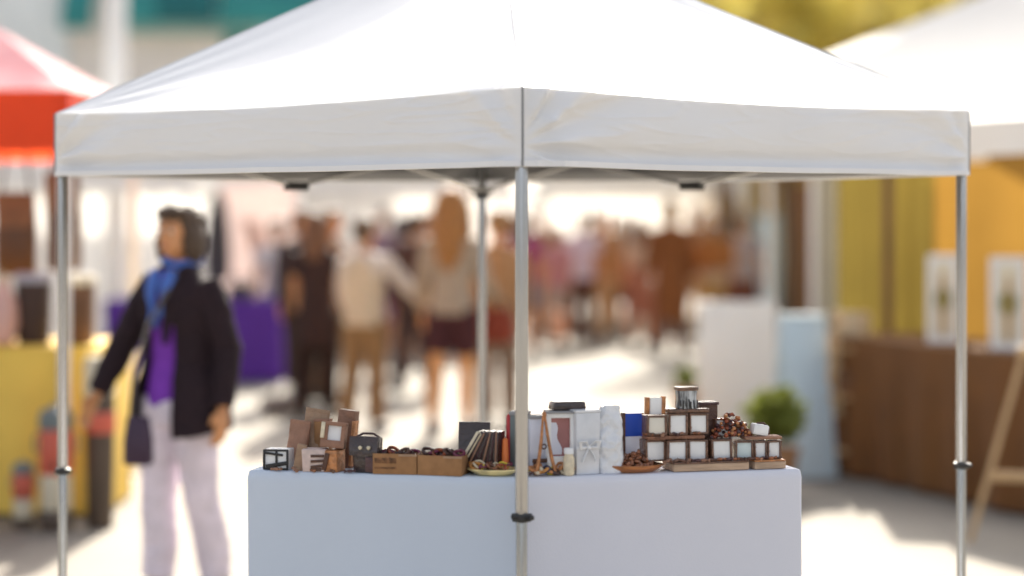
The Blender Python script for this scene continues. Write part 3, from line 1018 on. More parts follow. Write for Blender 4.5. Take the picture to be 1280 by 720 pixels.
# ------------------------------------------------------------------ goods on the tables
TOP = TZ + .0035
UP = .00203         # metres per photo pixel at the table


def tp(px, back=.02, z=TOP):
    """a point of the table top under photo column px, `back` metres behind the front edge"""
    side = 'l' if px < 652 else 'r'
    a, b_, e, nb = edge_frame(side)
    k = (px - HX) / FPX
    a2, = (a + nb * back,)
    # (a2.x + s e.x) = k (a2.y + s e.y)
    s_ = (k * a2.y - a2.x) / (e.x - k * e.y)
    p = a2 + e * s_
    return Vector((p.x, p.y, z)), math.atan2(e.y, e.x)


def tthing(name, label, cat, px, back=.02, z=0.0, drz=0.0, group=None):
    p, rz = tp(px, back)
    return thing(name, label, cat, (p.x, p.y, TOP + z), rz + R(drz), group)


def u(n):
    return n * UP


# 1 white box with black bars
t = tthing('display_box', 'small white box with black bars at the left end of the blue cloth', 'box', 349, .05)
MB().box((0, 0, u(13)), (u(32), .05, u(26)), bevel=.002).build('body', M['paper'], t)
m = MB()
for zz in (u(1.5), u(25)):
    m.box((0, -.0265, zz), (u(33), .004, u(2.6)), Ry(R(0)), bevel=.0008)
for xx in (-u(15.5), u(1), u(15.5)):
    m.box((xx, -.0275, u(13)), (u(2.8), .004, u(24)), bevel=.0008)
m.box((u(2), -.029, u(7)), (u(30), .004, u(5)), Ry(R(-10)), bevel=.001)
m.box((-u(3), -.029, u(20.5)), (u(26), .004, u(3)), Ry(R(6)), bevel=.001)
m.build('bars', M['black'], t)


def pouch(label, px, back, w, hgt, m, tilt=0, drz=0, lean=6, thick=.035, group='kraft paper pouches', z=0):
    t = tthing('paper_pouch', label, 'pouch', px, back, z, drz, group)
    rings = []
    N = 28
    for i in range(15):
        q = i / 14
        hw = w / 2 * (1 - .05 * math.sin(q * PI) + .02 * q)
        th = thick / 2 * (1 - .90 * q ** 1.6) * (.8 + .2 * math.sin(min(1, q * 4) * PI / 2))
        ring = []
        for k in range(N):
            a = 2 * PI * k / N
            ca, sa = math.cos(a), math.sin(a)
            x = hw * math.copysign(abs(ca) ** .45, ca)
            y = th * math.copysign(abs(sa) ** .55, sa)
            y += .0025 * noise.noise(Vector((x * 50 + px, q * 5, 3))) * math.sin(q * PI)
            ring.append(Rx(R(-lean)) @ (Ry(R(tilt)) @ Vector((x, y, q * hgt))))
        rings.append(ring)
    MB().loft(rings).build('bag', m, t, angle=60)
    sd_ = MB()
    sd_.box(Rx(R(-lean)) @ (Ry(R(tilt)) @ Vector((0, -.0015, hgt * .955))), (w * .99, .0045, .008), Rx(R(-lean)) @ Ry(R(tilt)), bevel=.001)
    sd_.build('seal', m, t)
    return t


pouch('tallest tan kraft pouch standing behind the small white box', 386, .125, u(31), u(74), M['kraft_pale'], tilt=9, drz=12)
pouch('rosy brown kraft pouch left of the tallest tan pouch', 369, .100, u(29), u(60), M['kraft_rose'], tilt=5, drz=-8)
# narrow slab leaning right of the white box
t = tthing('card_tag', 'narrow tan card tag leaning against the small white box', 'card', 372, .030, 0, 10)
MB().box(Ry(R(11)) @ Vector((0, 0, u(17))), (u(12), .014, u(33)), Ry(R(11)), bevel=.002).build('tag', M['kraft_pale'], t)
MB().box(Ry(R(11)) @ Vector((u(7.6), .004, u(15))), (u(3), .012, u(29)), Ry(R(11)), bevel=.001).build('dark_edge', M['choc'], t)

# slatted rosy white box and copper box
t = tthing('gift_box', 'small rosy white box with brown slats in front of the pouches', 'box', 394, .035, 0, 8, 'small gift boxes')
MB().box((0, 0, u(14)), (u(28), .05, u(28)), bevel=.002, taper=1.08).build('body', mat('rosy_white_card', (.66, .52, .47), var=.2, vscale=50), t)
m = MB()
for k, zz in enumerate((7, 13.5, 20)):
    m.box((u(5), -.0275, u(zz)), (u(17), .004, u(3.4)), Ry(R(-7 + 3 * k)), bevel=.001)
m.box((u(3), -.0265, u(3)), (u(14), .004, u(4)), bevel=.001)
m.build('slats', M['choc'], t)
t = tthing('gift_box', 'glossy copper box right of the rosy white slatted box', 'box', 418, .034, 0, -10, 'small gift boxes')
MB().box((0, 0, u(13.5)), (u(19), .048, u(27)), bevel=.002).build('body', M['copper'], t)
MB().box((-u(6), -.0255, u(13)), (u(6), .004, u(22)), Ry(R(14)), bevel=.001).build('dark_strip', M['choc'], t)
# brown slab behind, window box on top of both small boxes
t = tthing('chocolate_slab', 'brown wrapped slab standing upright behind the window box', 'slab', 430, .120, 0, -14)
MB().box(Ry(R(6)) @ Vector((0, 0, u(37))), (u(25), .024, u(74)), Ry(R(6)), bevel=.003).build('body', mat('brown_wrap', (.22, .105, .06), rough=.45, var=.3, vscale=40, bump=.3), t)
MB().box(Ry(R(6)) @ Vector((u(12), -.004, u(33))), (u(4), .022, u(58)), Ry(R(6)), bevel=.001).build('gilt_edge', M['copper'], t)
t = tthing('window_box', 'brown box with a bright white window stacked on the two small boxes', 'box', 416, .045, u(28.5), 6)
m = MB()
rt = Ry(R(5)) @ Rx(R(-8))
W_, H_ = u(31), u(33)
for (cx_, cz_, sx_, sz_) in ((0, u(4.8), W_, u(9.6)), (0, H_ - u(2.5), W_, u(5)), (-W_ / 2 + u(4), H_ / 2, u(8), H_ - .002), (W_ / 2 - u(3), H_ / 2, u(6), H_ - .002)):
    m.box(rt @ Vector((cx_, -.002 if sx_ == W_ else -.0005, cz_)), (sx_, .030, sz_), rt, bevel=.002)
m.build('frame', M['kraft_rose'], t)
MB().box(rt @ Vector((0, .002, H_ / 2 + u(1))), (W_ * .8, .018, H_ * .8), rt).build('window', M['paper'], t)
MB().box(rt @ Vector((-W_ / 2 + u(2), -.019, H_ / 2 + u(5))), (u(5), .004, u(20)), rt, bevel=.001).build('pale_strip', M['bead_cream'], t)

# leather satchel
t = tthing('leather_satchel', 'dark leather satchel with a flap and two pale studs', 'bag', 459, .045)
rings = []
for z_, w_, d_ in ((0, 14, .024), (1.5, 15.3, .029), (12, 15.6, .033), (24, 17.5, .030), (40, 18.5, .023), (43.5, 18, .016)):
    rings.append([Vector((p.x, p.y, u(z_))) for p in elring(0, u(w_), d_, n=28, sq=.42)])
MB().loft(rings).build('body', M['leather'], t, angle=50)
m = MB()


def flap(uu, vv):
    x = (uu - .5) * u(37.5) * (1 - .03 * vv)
    z = u(45.5) - vv * u(23)
    y = -.034 + .012 * (1 - vv) ** 2 - .0015 * noise.noise(Vector((x * 60, vv * 3, 0)))
    return Vector((x, y - .004, z + .003 * math.sin(uu * PI) * vv * -1))


g_ = [[flap(i / 14, j / 8) for i in range(15)] for j in range(9)]
m.loft([[p for p in row] + [p + Vector((0, .004, 0)) for p in row[::-1]] for row in g_])
m.build('flap', M['leather'], t, angle=50)
for sx in (-.18, .42):
    MB().ell((u(18) * sx, -.0405, u(32)), (.0052, .004, .0052)).build('stud', M['bead_cream'], t)
MB().tube([(-u(15), .004, u(43)), (-u(6), .006, u(47.5)), (u(8), .006, u(47.5)), (u(16), .004, u(43))], .003, n=8).build('handle', M['leather_mid'], t)
MB().box((u(9), -.036, u(11)), (u(12), .006, u(19)), bevel=.002).build('pocket', M['leather_mid'], t)


# kraft tray boxes
def tray_box(label, px, w, hgt, drz, band):
    t = tthing('kraft_tray', label, 'box', px, .046, 0, drz, 'kraft tray boxes')
    d_ = .078
    m = MB()
    th = .003
    m.box((0, -d_ / 2, hgt / 2), (w, th, hgt), bevel=.0008)
    m.box((0, d_ / 2, hgt / 2), (w, th, hgt), bevel=.0008)
    for sx in (-1, 1):
        m.box((sx * (w / 2 - th / 2), 0, hgt / 2), (th, d_ - th - .0004, hgt - .001), bevel=.0008)
    m.box((0, 0, .003), (w - 2 * th, d_ - th, .004))
    m.build('walls', M['kraft'], t, angle=30)
    m = MB()
    m.box((w * .30, -d_ / 2 - .0022, hgt * .93), (w * .42, .0012, hgt * .10), bevel=.0003)
    m.build('lip', M['kraft_pale'], t)
    if band:
        m = MB()
        for k, (zz, hh) in enumerate(((.66, .26), (.30, .10))):
            m.box((-w * .21, -d_ / 2 - .0021, hgt * zz), (w * .50, .0010, hgt * hh), bevel=.0003)
        m.build('printed_band', mat('faded_print', (.20, .09, .035), var=.5, vscale=70, contrast=.12), t)
    return t


tray_box('open kraft box with a dark printed band beside the satchel', 498, u(56), u(25.5), 2, True)
tray_box('plain open kraft box right of the banded kraft box', 555, u(57), u(24.5), -2, False)
for px0, n, lab in ((498, 7, 'beaded bracelet heaped in the banded kraft box'), (555, 7, 'beaded bracelet heaped in the plain kraft box')):
    for k in range(n):
        p, rz = tp(px0 + (k - 3) * 6.4, .046 + random.uniform(-.012, .012))
        m = MB()
        tilt = Vector((random.uniform(-.6, .6), random.uniform(-.7, .1), 1))
        m.ring((0, 0, 0), random.uniform(.012, .016), .0042, tilt, n=18, m=8)
        o = m.build('bracelet', [M['bead_dark'], M['bead_plum'], M['bead_red'], M['bead_dark'], M['choc']][k % 5])
        o.location = (p.x, p.y, TOP + u(24) + random.uniform(-.002, .007))
        tag(o, lab, 'bracelet', 'bracelets in the kraft boxes')
# filler under the bracelets so that they lie on something
for px0, lab in ((498, 'dark heap of cord filling the banded kraft box'), (555, 'dark heap of cord filling the plain kraft box')):
    p, rz = tp(px0, .046)
    m = MB()
    for k in range(26):
        x, y = random.uniform(-.048, .048), random.uniform(-.030, .030)
        m.ring((x, y, u(19) + random.uniform(-.005, .004)), random.uniform(.007, .012), .004, (random.uniform(-.4, .4), random.uniform(-.4, .4), 1), n=12, m=6)
    o = m.build('cord_heap', M['bead_dark'])
    o.location = (p.x, p.y, TOP)
    o.rotation_euler[2] = rz
    tag(o, lab, 'cord', kind='stuff')

# leather wallets leaning in a fan
t = tthing('leather_board', 'dark square leather board behind the row of leaning wallets', 'board', 592, .150, 0, 6)
MB().box(Rx(R(-10)) @ Vector((0, 0, u(30))), (u(40), .010, u(60)), Rx(R(-10)), bevel=.002).build('panel', M['leather'], t)
spots = [(574, .090, 31, 'cream'), (584, .092, 27, 'dark'), (594, .094, 21, 'plum'), (604, .096, 14, 'dark'), (613, .098, 7, 'plum'), (622, .100, 2, 'dark')]
labs = ['cream leather wallet leaning at the left of the dark wallets', 'dark wallet leaning right beside the cream wallet', 'plum brown wallet leaning third in the row after the cream wallet',
        'dark wallet leaning between two plum brown wallets', 'plum brown wallet standing almost upright in the row', 'dark upright wallet nearest to the red and orange tapers']
for (px, bk, lean, kd), lb in zip(spots, labs):
    t = tthing('wallet', lb, 'wallet', px, bk, 0, -6, 'leaning wallets')
    hgt = u(56)
    rt = Ry(R(lean))
    mm = {'cream': M['bead_cream'], 'dark': M['leather'], 'plum': M['leather_mid']}[kd]
    hgt = u(50) / math.cos(R(lean))
    MB().box(rt @ Vector((0, 0, hgt / 2 + .004)), (u(7.5), .055, hgt), rt, bevel=.003).build('cover', mm, t)
    MB().box(rt @ Vector((u(1.2), 0, hgt / 2 + .005)), (u(2.2), .0575, hgt * .97), rt, bevel=.001).build('fold', M['kraft_rose'] if kd == 'dark' else M['leather'], t)
# dish of jewellery
t = tthing('jewellery_dish', 'shallow cream and yellow dish in front of the wallets', 'dish', 617, .052, 0, 0)
MB().lathe([(.012, 0), (.045, .001), (.060, .010), (.068, .014), (.067, .017), (.056, .012), (.04, .006), (.012, .005)], n=40, sy=.72).build('bowl', mat('cream_yellow_glaze', (.74, .62, .30), rough=.3, var=.3, vscale=18, contrast=.1), t)
jm = [M['bead_amber'], M['nuts'], M['bead_plum'], M['bead_cream'], M['bead_red'], M['bead_yellow'], M['copper']]
for k in range(13):
    p, rz = tp(617 + random.uniform(-24, 25), .052 + random.uniform(-.022, .018))
    m = MB()
    m.ring((0, 0, 0), random.uniform(.010, .018), random.uniform(.0028, .0044), (random.uniform(-.5, .5), random.uniform(-.8, 0), 1), n=18, m=8, wob=.002)
    o = m.build('necklace', jm[k % 7])
    o.location = (p.x, p.y, TOP + .016 + random.uniform(0, .012))
    tag(o, 'coiled bead necklace heaped in the cream and yellow dish', 'necklace', 'necklaces in the dish')
# tapers and grey box beside the pole
t = tthing('taper_candle', 'tall red taper standing left of the front canopy leg', 'candle', 637, .135)
MB().lathe([(.0105, 0), (.010, u(30)), (.008, u(69)), (.004, u(72))], n=14).build('wax', M['red'], t)
MB().tube([(0, 0, u(71)), (.001, 0, u(75))], .0012, n=6).build('wick', M['black'], t)
t = tthing('taper_candle', 'short orange taper in front of the red taper', 'candle', 631.5, .090)
MB().lathe([(.0095, 0), (.0088, u(25)), (.007, u(42)), (.003, u(44))], n=14).build('wax', M['orange'], t)
MB().tube([(0, 0, u(43)), (.001, 0, u(46))], .0012, n=6).build('wick', M['black'], t)
t = tthing('storage_box', 'tall slate grey box half hidden by the front canopy leg', 'box', 650, .150, 0, 4)
MB().box((0, 0, u(36)), (u(22), .05, u(72)), bevel=.002).build('body', M['slate'], t)
MB().box((0, 0, u(73)), (u(24), .054, u(4)), bevel=.001).build('lid', M['greycard'], t)

# --- right of the pole
t = tthing('storage_box', 'pale lavender box with a grey lid right of the front canopy leg', 'box', 672, .120, 0, 0)
MB().box((0, 0, u(34)), (u(27), .055, u(68)), bevel=.002).build('body', M['lav'], t)
MB().box((0, -.001, u(69.3)), (u(28.5), .060, u(3.6)), bevel=.001).build('lid', M['greycard'], t)
t = tthing('picture_box', 'white framed box with a dusty rose panel behind the copper easel', 'box', 700, .075, 0, -8)
W_, H_ = u(35), u(76)
m = MB()
for (cx_, cz_, sx_, sz_) in ((0, u(11), W_, u(22)), (0, H_ - u(3), W_, u(6)), (-W_ / 2 + u(2.5), H_ / 2, u(5), H_ - .002), (W_ / 2 - u(3), H_ / 2, u(6), H_ - .002)):
    m.box((cx_, 0 if sx_ == W_ else .0006, cz_), (sx_, .05, sz_), bevel=.002)
m.build('frame', M['paper'], t)
MB().box((0, .006, H_ / 2 + u(6)), (W_ * .86, .03, H_ * .66)).build('panel', M['rose'], t)
m = MB()
m.grid(lambda a, b_: Vector((-W_ * .38 + a * W_ * (.20 + .22 * (1 - b_) + .05 * math.sin(b_ * 9)), -.0105, u(24) + b_ * u(40))), 6, 10)
m.build('pale_motif', M['lav'], t)
MB().box((0, -.003, H_ + u(1.2)), (W_ * 1.10, .058, u(2.6)), bevel=.001).build('lid', M['greycard'], t)
t = tthing('flat_case', 'flat black case lying across the tops of the white boxes', 'case', 709, .085, u(79), 4)
MB().box((0, 0, u(5.2)), (u(44), .045, u(10)), bevel=.004, taper=.93).build('case', M['leather'], t)
t = tthing('gift_bag', 'silvery gift box tied with a pale bow', 'gift box', 730, .058, 0, 6)
MB().box((0, 0, u(38.5)), (u(31), .055, u(77)), bevel=.003, taper=1.05).build('body', M['silver'], t)
m = MB()
for sx in (-1, 1):
    m.tube([(0, -.032, u(34)), (sx * u(6), -.042, u(42)), (sx * u(13), -.038, u(41)), (sx * u(11), -.036, u(33)), (0, -.032, u(34))], [.003, .006, .0065, .005, .003], n=8, flat=.45)
    m.tube([(0, -.032, u(34)), (sx * u(6), -.036, u(24)), (sx * u(9), -.033, u(16))], [.003, .0045, .004], n=8, flat=.4)
m.ell((0, -.034, u(34)), (.006, .005, .006))
m.build('bow', M['ribbon'], t)
m = MB()
m.box((0, -.0292, u(33.5)), (u(32), .0018, u(4)), bevel=.0005)
m.build('ribbon', M['ribbon'], t)
MB().box((0, 0, u(78.6)), (u(33.6), .060, u(3)), bevel=.001).build('lid', M['ribbon'], t)
# crinkled plastic bag
t = tthing('plastic_bag', 'glossy crinkled white plastic bag right of the silvery gift box', 'bag', 761, .062, 0, -4)
rings = []
N = 56
for i in range(41):
    q = i / 40
    w_ = u(17) * (1 - .10 * q) * (1 if q < .82 else 1 - .28 * ((q - .82) / .18)) * (.93 + .07 * min(1, q * 8))
    d_ = .034 * (1 - .55 * q ** 2)
    ring = []
    for k in range(N):
        a = 2 * PI * k / N
        ca, sa = math.cos(a), math.sin(a)
        p = Vector((w_ * math.copysign(abs(ca) ** .6, ca), d_ * math.copysign(abs(sa) ** .6, sa), q * u(83)))
        nn = noise.noise(Vector((p.x * 45, p.y * 45, p.z * 38))) + .6 * (1 - 2 * abs(noise.noise(Vector((p.x * 80, p.y * 70, p.z * 60 + 4)))))
        k_ = 1 + .085 * nn * min(1, q * 5)
        ring.append(Vector((p.x * k_, p.y * (1 + .22 * nn * min(1, q * 5)), p.z + .004 * nn * (q > .95))))
    rings.append(ring)
MB().loft(rings).build('sack', M['plastic_bag'], t, angle=80)
m = MB()
m.box((u(3), 0, u(81)), (u(20), .030, u(5)), bevel=.003)
m.build('folded_top', M['silver'], t)
# blue card in holder
t = tthing('card_holder', 'cobalt blue card in a dark edged holder behind the wooden dish', 'card', 790, .115, 0, 0)
MB().box((u(2), 0, u(56)), (u(23), .006, u(29)), bevel=.0008).build('blue_card', M['blue'], t)
MB().box((u(2), .001, u(21)), (u(23), .006, u(41)), bevel=.0008).build('pale_panel', M['lav'], t)
MB().box((-u(12), 0, u(36)), (u(5), .012, u(71)), bevel=.001).build('dark_post', M['choc'], t)
MB().box((u(14), 0, u(48)), (u(2), .010, u(46)), bevel=.001).build('copper_post', M['copper'], t)
# copper easel
t = tthing('display_easel', 'slim copper easel shaped like a tall triangle', 'easel', 682, .028)
for sx in (-1, 1):
    m = MB()
    m.tube([(sx * u(1), .016, u(74)), (sx * u(4.5), .008, u(44)), (sx * u(8.5), .002, u(20)), (sx * u(12.5), -.004, u(2))], [.0030, .0042, .0046, .0050], n=10)
    m.build('leg', M['copper'], t)
m = MB()
m.tube([(-u(12), -.004, u(3)), (0, -.010, u(8)), (u(12), -.004, u(3))], .0045, n=10)
m.build('crossbar', M['copper'], t)
MB().ell((0, .013, u(75)), (.006, .004, .009)).build('finial', M['copper'], t)
MB().ring((-u(1), .008, u(36)), .006, .002, (0, 1, .2)).build('hook', M['bead_dark'], t)
t = tthing('wooden_rail', 'low dark rail lying behind the loose beads', 'rail', 690, .062)
MB().box((0, 0, u(17)), (u(50), .010, u(5)), bevel=.002).build('rail', M['choc'], t)
for sx in (-1, 1):
    MB().box((sx * u(22), 0, u(7.2)), (u(4), .010, u(14.4)), bevel=.001).build('foot', M['choc'], t)
bm_ = [M['bead_yellow'], M['bead_navy'], M['bead_amber'], M['bead_cream'], M['copper'], M['bead_dark']]
for k in range(16):
    p, rz = tp(658 + k * 3.7 + random.uniform(-2, 2), .026 + random.uniform(-.010, .022))
    m = MB()
    m.ring((0, 0, 0), random.uniform(.008, .013), random.uniform(.0032, .0048), (random.uniform(-.6, .6), random.uniform(-1.2, -.1), 1), n=16, m=8, wob=.001)
    o = m.build('bead_bracelet', bm_[(k * 5 + k // 3) % 6])
    o.location = (p.x, p.y, TOP + .010 + random.uniform(0, .014))
    tag(o, 'small bead bracelet lying around the foot of the copper easel', 'bracelet', 'bracelets around the copper easel')
t = tthing('glass_jar', 'little cream jar between the easel and the silvery gift box', 'jar', 711, .024)
MB().lathe([(.011, 0), (.014, .003), (.0145, u(22)), (.011, u(25)), (.011, u(28))], n=20).build('jar', M['bead_cream'], t)
MB().lathe([(.0125, u(27)), (.0125, u(33)), (.011, u(34))], n=20).build('lid', M['paper'], t)

# wooden dish with candied nuts
t = tthing('wooden_dish', 'orange wooden dish with a rim at the left end of the tray', 'dish', 791, .060)
MB().lathe([(.02, 0), (.056, .001), (.072, .010), (.081, .017), (.080, .020), (.068, .014), (.05, .009), (.02, .008)], n=48, sy=.66).build('bowl', M['wood_dish'], t, angle=60)
p, rz = tp(791, .060)
m = MB()
for k in range(150):
    a, r_ = random.uniform(0, 2 * PI), random.random() ** .6
    x, y = .064 * r_ * math.cos(a), .042 * r_ * math.sin(a)
    hh = .012 + random.random() ** .7 * .038 * max(0, 1 - r_ ** 1.6) * (1 + .25 * math.sin(a + 1))
    rt = Matrix.Rotation(random.uniform(0, 6), 3, Vector((random.random(), random.random(), random.random() + .1)).normalized())
    m.ell((x, y, hh), (random.uniform(.005, .0095), random.uniform(.004, .006), random.uniform(.003, .005)), rt, u=9, v=6)
o = m.build('candied_nuts', M['nuts'])
o.location = (p.x, p.y, TOP)
o.rotation_euler[2] = rz
tag(o, 'glossy brown nuts heaped in the orange wooden dish', 'nuts', kind='stuff')

# trays
t = tthing('wooden_tray', 'long pale wooden tray under the white fronted boxes', 'tray', 882, .062, 0, 0, 'wooden trays')
MB().box((0, 0, .0105), (u(101), .092, .019), bevel=.003).build('board', M['wood_tray'], t)
MB().box((0, 0, .0222), (u(100), .090, .004), bevel=.001).build('dark_rim', M['frame_brown'], t)
t = tthing('wooden_tray', 'short pale wooden tray at the right end of the row', 'tray', 955, .060, 0, 1, 'wooden trays')
MB().box((0, 0, .0105), (u(43), .088, .019), bevel=.003).build('board', M['wood_tray'], t)
MB().box((0, 0, .0222), (u(42), .086, .004), bevel=.001).build('dark_rim', M['copper'], t)


def soap(label, px, back, z, w, hgt, drz=0, front=None, group='white fronted brown boxes'):
    """little brown frame box with a rough white front"""
    t = tthing('framed_box', label, 'box', px, back, z, drz, group)
    fr = u(2.3)
    d_ = .046
    m = MB()
    def jit(v_):
        return v_ * random.uniform(.75, 1.3)
    m.box((0, 0, jit(fr) / 2), (w, d_, fr), Ry(R(random.uniform(-1.5, 1.5))), bevel=.0015)
    m.box((0, 0, hgt - fr / 2), (w * 1.03, d_ * 1.02, jit(fr)), Ry(R(random.uniform(-2, 2))), bevel=.0015)
    for sx in (-1, 1):
        m.box((sx * (w / 2 - fr / 2), .0004, hgt / 2), (jit(fr), d_, hgt - fr), Ry(R(random.uniform(-2.5, 2.5))), bevel=.0012)
    # ragged bits of the rustic edge
    for k in range(12):
        a = random.choice((-1, 1))
        if random.random() < .5:
            c = (random.uniform(-.5, .5) * w, -d_ / 2, (hgt - fr / 2) if a > 0 else fr / 2)
        else:
            c = (a * (w / 2 - fr / 2), -d_ / 2, random.uniform(.05, .95) * hgt)
        m.ell(c, (random.uniform(.0015, .0035), .002, random.uniform(.0012, .003)), u=7, v=5)
    m.build('frame', M['frame_brown'], t, angle=50)
    MB().box((0, .001, hgt / 2), (w - fr * 1.6, d_ - .006, hgt - fr * 1.6), bevel=.003).build('block', front or M['paper'], t)
    return t


z1 = .0248
pale_aqua = mat('pale_aqua_soap', (.66, .76, .76), rough=.5, var=.07, vscale=20)
row1 = [(816, 27, 27, 'white fronted box at the left end of the lower row, behind the nuts'), (844, 26, 26.8, 'white fronted box second from left in the lower row'),
        (870, 25, 26.8, 'white fronted box in the lower row under the dark cookie box'), (899, 27, 26.4, 'white fronted box in the lower row beneath the red brown heap'),
        (928, 23, 23.5, 'pale aqua fronted box on the lower row between two white boxes'), (948, 17, 23, 'narrow white box second from right in the lower row'), (965.5, 18, 23, 'white box at the right end of the lower row')]
for k, (px, w_, h_, lb) in enumerate(row1):
    soap(lb, px, .058 if k else .075, z1, u(w_), u(h_), random.uniform(-8, 8), pale_aqua if k == 4 else None)
cream_front = mat('cream_soap', (.80, .76, .66), rough=.5, var=.05)
# brown lid boards on the lower row carry the upper boxes
t = tthing('cookie_bar', 'brown cookie bar lying on the lower left boxes', 'cookie', 842, .066, z1 + u(27.4), 0, 'brown cookie bars')
MB().box((0, 0, u(2.6)), (u(76), .05, u(5)), bevel=.003).build('bar', mat('cookie', (.26, .12, .07), rough=.6, var=.5, vscale=60, bump=.6, bscale=80), t)
t = tthing('cookie_bar', 'brown cookie bar lying on the boxes at the right end', 'cookie', 951, .060, z1 + u(24.5), 0, 'brown cookie bars')
MB().box((0, 0, u(2.0)), (u(50), .045, u(4)), bevel=.003).build('bar', M['kraft_rose'], t)
z2 = z1 + u(33.2)
row2 = [(818, 26, 25, 'cream fronted box at the left of the upper row', cream_front), (845, 25, 27, 'white fronted box in the middle of the upper row', None), (870, 25, 26.5, 'white fronted box at the right of the upper row', None)]
for px, w_, h_, lb, fr_ in row2:
    soap(lb, px, .064, z2, u(w_), u(h_), random.uniform(-3, 3), fr_)
t = tthing('kraft_box', 'plain dark tan box standing between the tallest pouch and the window box', 'box', 404, .140, 0, 5)
MB().box((0, 0, u(29)), (u(20), .035, u(58)), bevel=.002).build('body', M['kraft'], t)
MB().box((0, 0, u(59)), (u(21), .037, u(3)), bevel=.001).build('lid', M['kraft_rose'], t)
soap('white fronted box half buried behind the red brown heap, nearer the dark brown box', 899, .100, z1 + u(26.8), u(21), u(24), 5)
soap('white fronted box half buried behind the red brown heap, nearer the soap bar', 922, .098, z1 + u(26.8), u(19), u(18), -7)
sw = [M['nuts'], M['choc'], M['leather_mid'], M['frame_brown'], M['kraft_rose']]


def sweet(px, back, z, lab, grp):
    p, rz = tp(px, back)
    m = MB()
    a = random.uniform(.005, .0075)
    m.tube([(-a * 2.3, 0, 0), (-a * 1.5, 0, 0), (-a * 1.1, 0, 0), (-a, 0, 0), (0, 0, .0003), (a, 0, 0), (a * 1.1, 0, 0), (a * 1.5, 0, 0), (a * 2.3, 0, 0)],
           [.0052, .0034, .0016, .0042, .0056, .0042, .0016, .0034, .0052], n=10, flat=.8)
    o = m.build('sweet', sw[random.randrange(5)])
    o.location = (p.x, p.y, TOP + z + .005)
    o.rotation_euler = (0, random.uniform(-.2, .2), rz + random.uniform(-1.2, 1.2))
    tag(o, lab, 'sweet', grp)


for k in range(15):
    sweet(834 + k * 9.3 + random.uniform(-2, 2), random.uniform(.016, .030), z1 - .001, 'small wrapped brown sweet lying on the tray in front of the lower row', 'sweets along the trays')
for k in range(7):
    sweet(808 + k * 11 + random.uniform(-3, 3), random.uniform(.044, .050), z1 + u(32.4), 'small wrapped brown sweet on the cookie bar in front of the upper row', 'sweets on the cookie bar')
for k in range(5):
    sweet(346 + k * 23 + random.uniform(-3, 3), random.uniform(.006, .014), 0, 'small wrapped brown sweet along the front edge of the blue cloth', 'sweets on the blue cloth')
# card between copper posts
t = tthing('place_card', 'white card held between two copper posts above the cream fronted box', 'card', 818.5, .064, z2 + u(25.6), 0)
MB().box((u(1), 0, u(10.5)), (u(16), .008, u(21)), bevel=.001).build('card', M['paper'], t)
for sx, hh in ((-10.5, 22), (11, 23)):
    MB().box((u(sx), 0, u(hh / 2)), (u(5), .014, u(hh)), Ry(R(1.5)), bevel=.0015).build('post', M['copper'], t)
# plank and tin on the upper row, dark box behind
t = tthing('cookie_bar', 'dark brown cookie bar under the silvery tin', 'cookie', 858, .066, z2 + u(27.5), 0, 'brown cookie bars')
MB().box((0, 0, u(2.6)), (u(54), .05, u(5)), bevel=.003).build('bar', M['frame_brown'], t)
t = tthing('glass_tin', 'silvery glass tin with a brown lid at the top of the pile', 'tin', 857.5, .064, z2 + u(32.8), 0)
rings = [[Vector((p.x, p.y, u(z_))) for p in elring(0, u(w_), .022, n=28, sq=.5)] for z_, w_ in ((0, 12), (1.5, 12.8), (12, 12.2), (20, 13), (22.5, 13.3))]
MB().loft(rings).build('body', M['tin'], t, angle=40)
rings = [[Vector((p.x, p.y, u(z_))) for p in elring(0, u(w_), .025, n=28, sq=.5)] for z_, w_ in ((22.6, 14), (23, 14.3), (26.4, 14.3), (27, 13.6))]
MB().loft(rings).build('lid', M['frame_brown'], t, angle=40)
m = MB()
for k in range(7):
    m.box(((k - 3) * u(3.5) + random.uniform(-.002, .002), -.0225, u(random.uniform(4, 7))), (u(1.6), .003, u(random.uniform(6, 13))), Ry(R(random.uniform(-14, 14))), bevel=.0006)
m.build('dark_sprigs', M['black'], t)
t = tthing('cookie_tin', 'dark brown box standing behind the upper row', 'box', 882, .115, 0, 0)
MB().box((0, 0, u(40)), (u(24), .05, u(80)), bevel=.002).build('body', M['choc'], t)
MB().box((0, 0, u(81.8)), (u(27), .054, u(3.4)), bevel=.001).build('lid', M['leather_mid'], t)
# red-brown heap
p, rz = tp(914, .068)
m = MB()
for k in range(150):
    a, r_ = random.uniform(0, 2 * PI), random.random() ** .6
    x, y = .058 * r_ * math.cos(a), .026 * r_ * math.sin(a)
    hh = random.random() ** .6 * .062 * max(0, 1 - r_ ** 1.4) * (1.15 - x * 4)
    rr = random.uniform(.0035, .0065)
    m.mi = 0 if random.random() < .6 else (1 if random.random() < .5 else 2)
    m.ell((x, y, hh + .003), (rr, rr, rr * .9), None, u=9, v=6)
o = m.build('bead_heap', [M['bead_red'], M['copper'], M['leather_mid']])
o.location = (p.x, p.y, TOP + z1 + u(26))
o.rotation_euler[2] = rz
tag(o, 'glossy red brown beads heaped on the lower row of boxes', 'beads', kind='stuff')
t = tthing('soap_bar', 'white soap bar tilted on the right end boxes with a dark handle', 'soap', 949, .062, z1 + u(28.8), 0)
MB().box((0, 0, u(7.5)), (u(21), .034, u(14)), Ry(R(10)), bevel=.005).build('bar', M['paper'], t)
MB().tube([(-u(4), -.004, u(16)), (u(5), -.006, u(16)), (u(12), -.006, u(9)), (u(12.5), -.004, u(1))], .0026, n=8).build('handle', M['choc'], t)

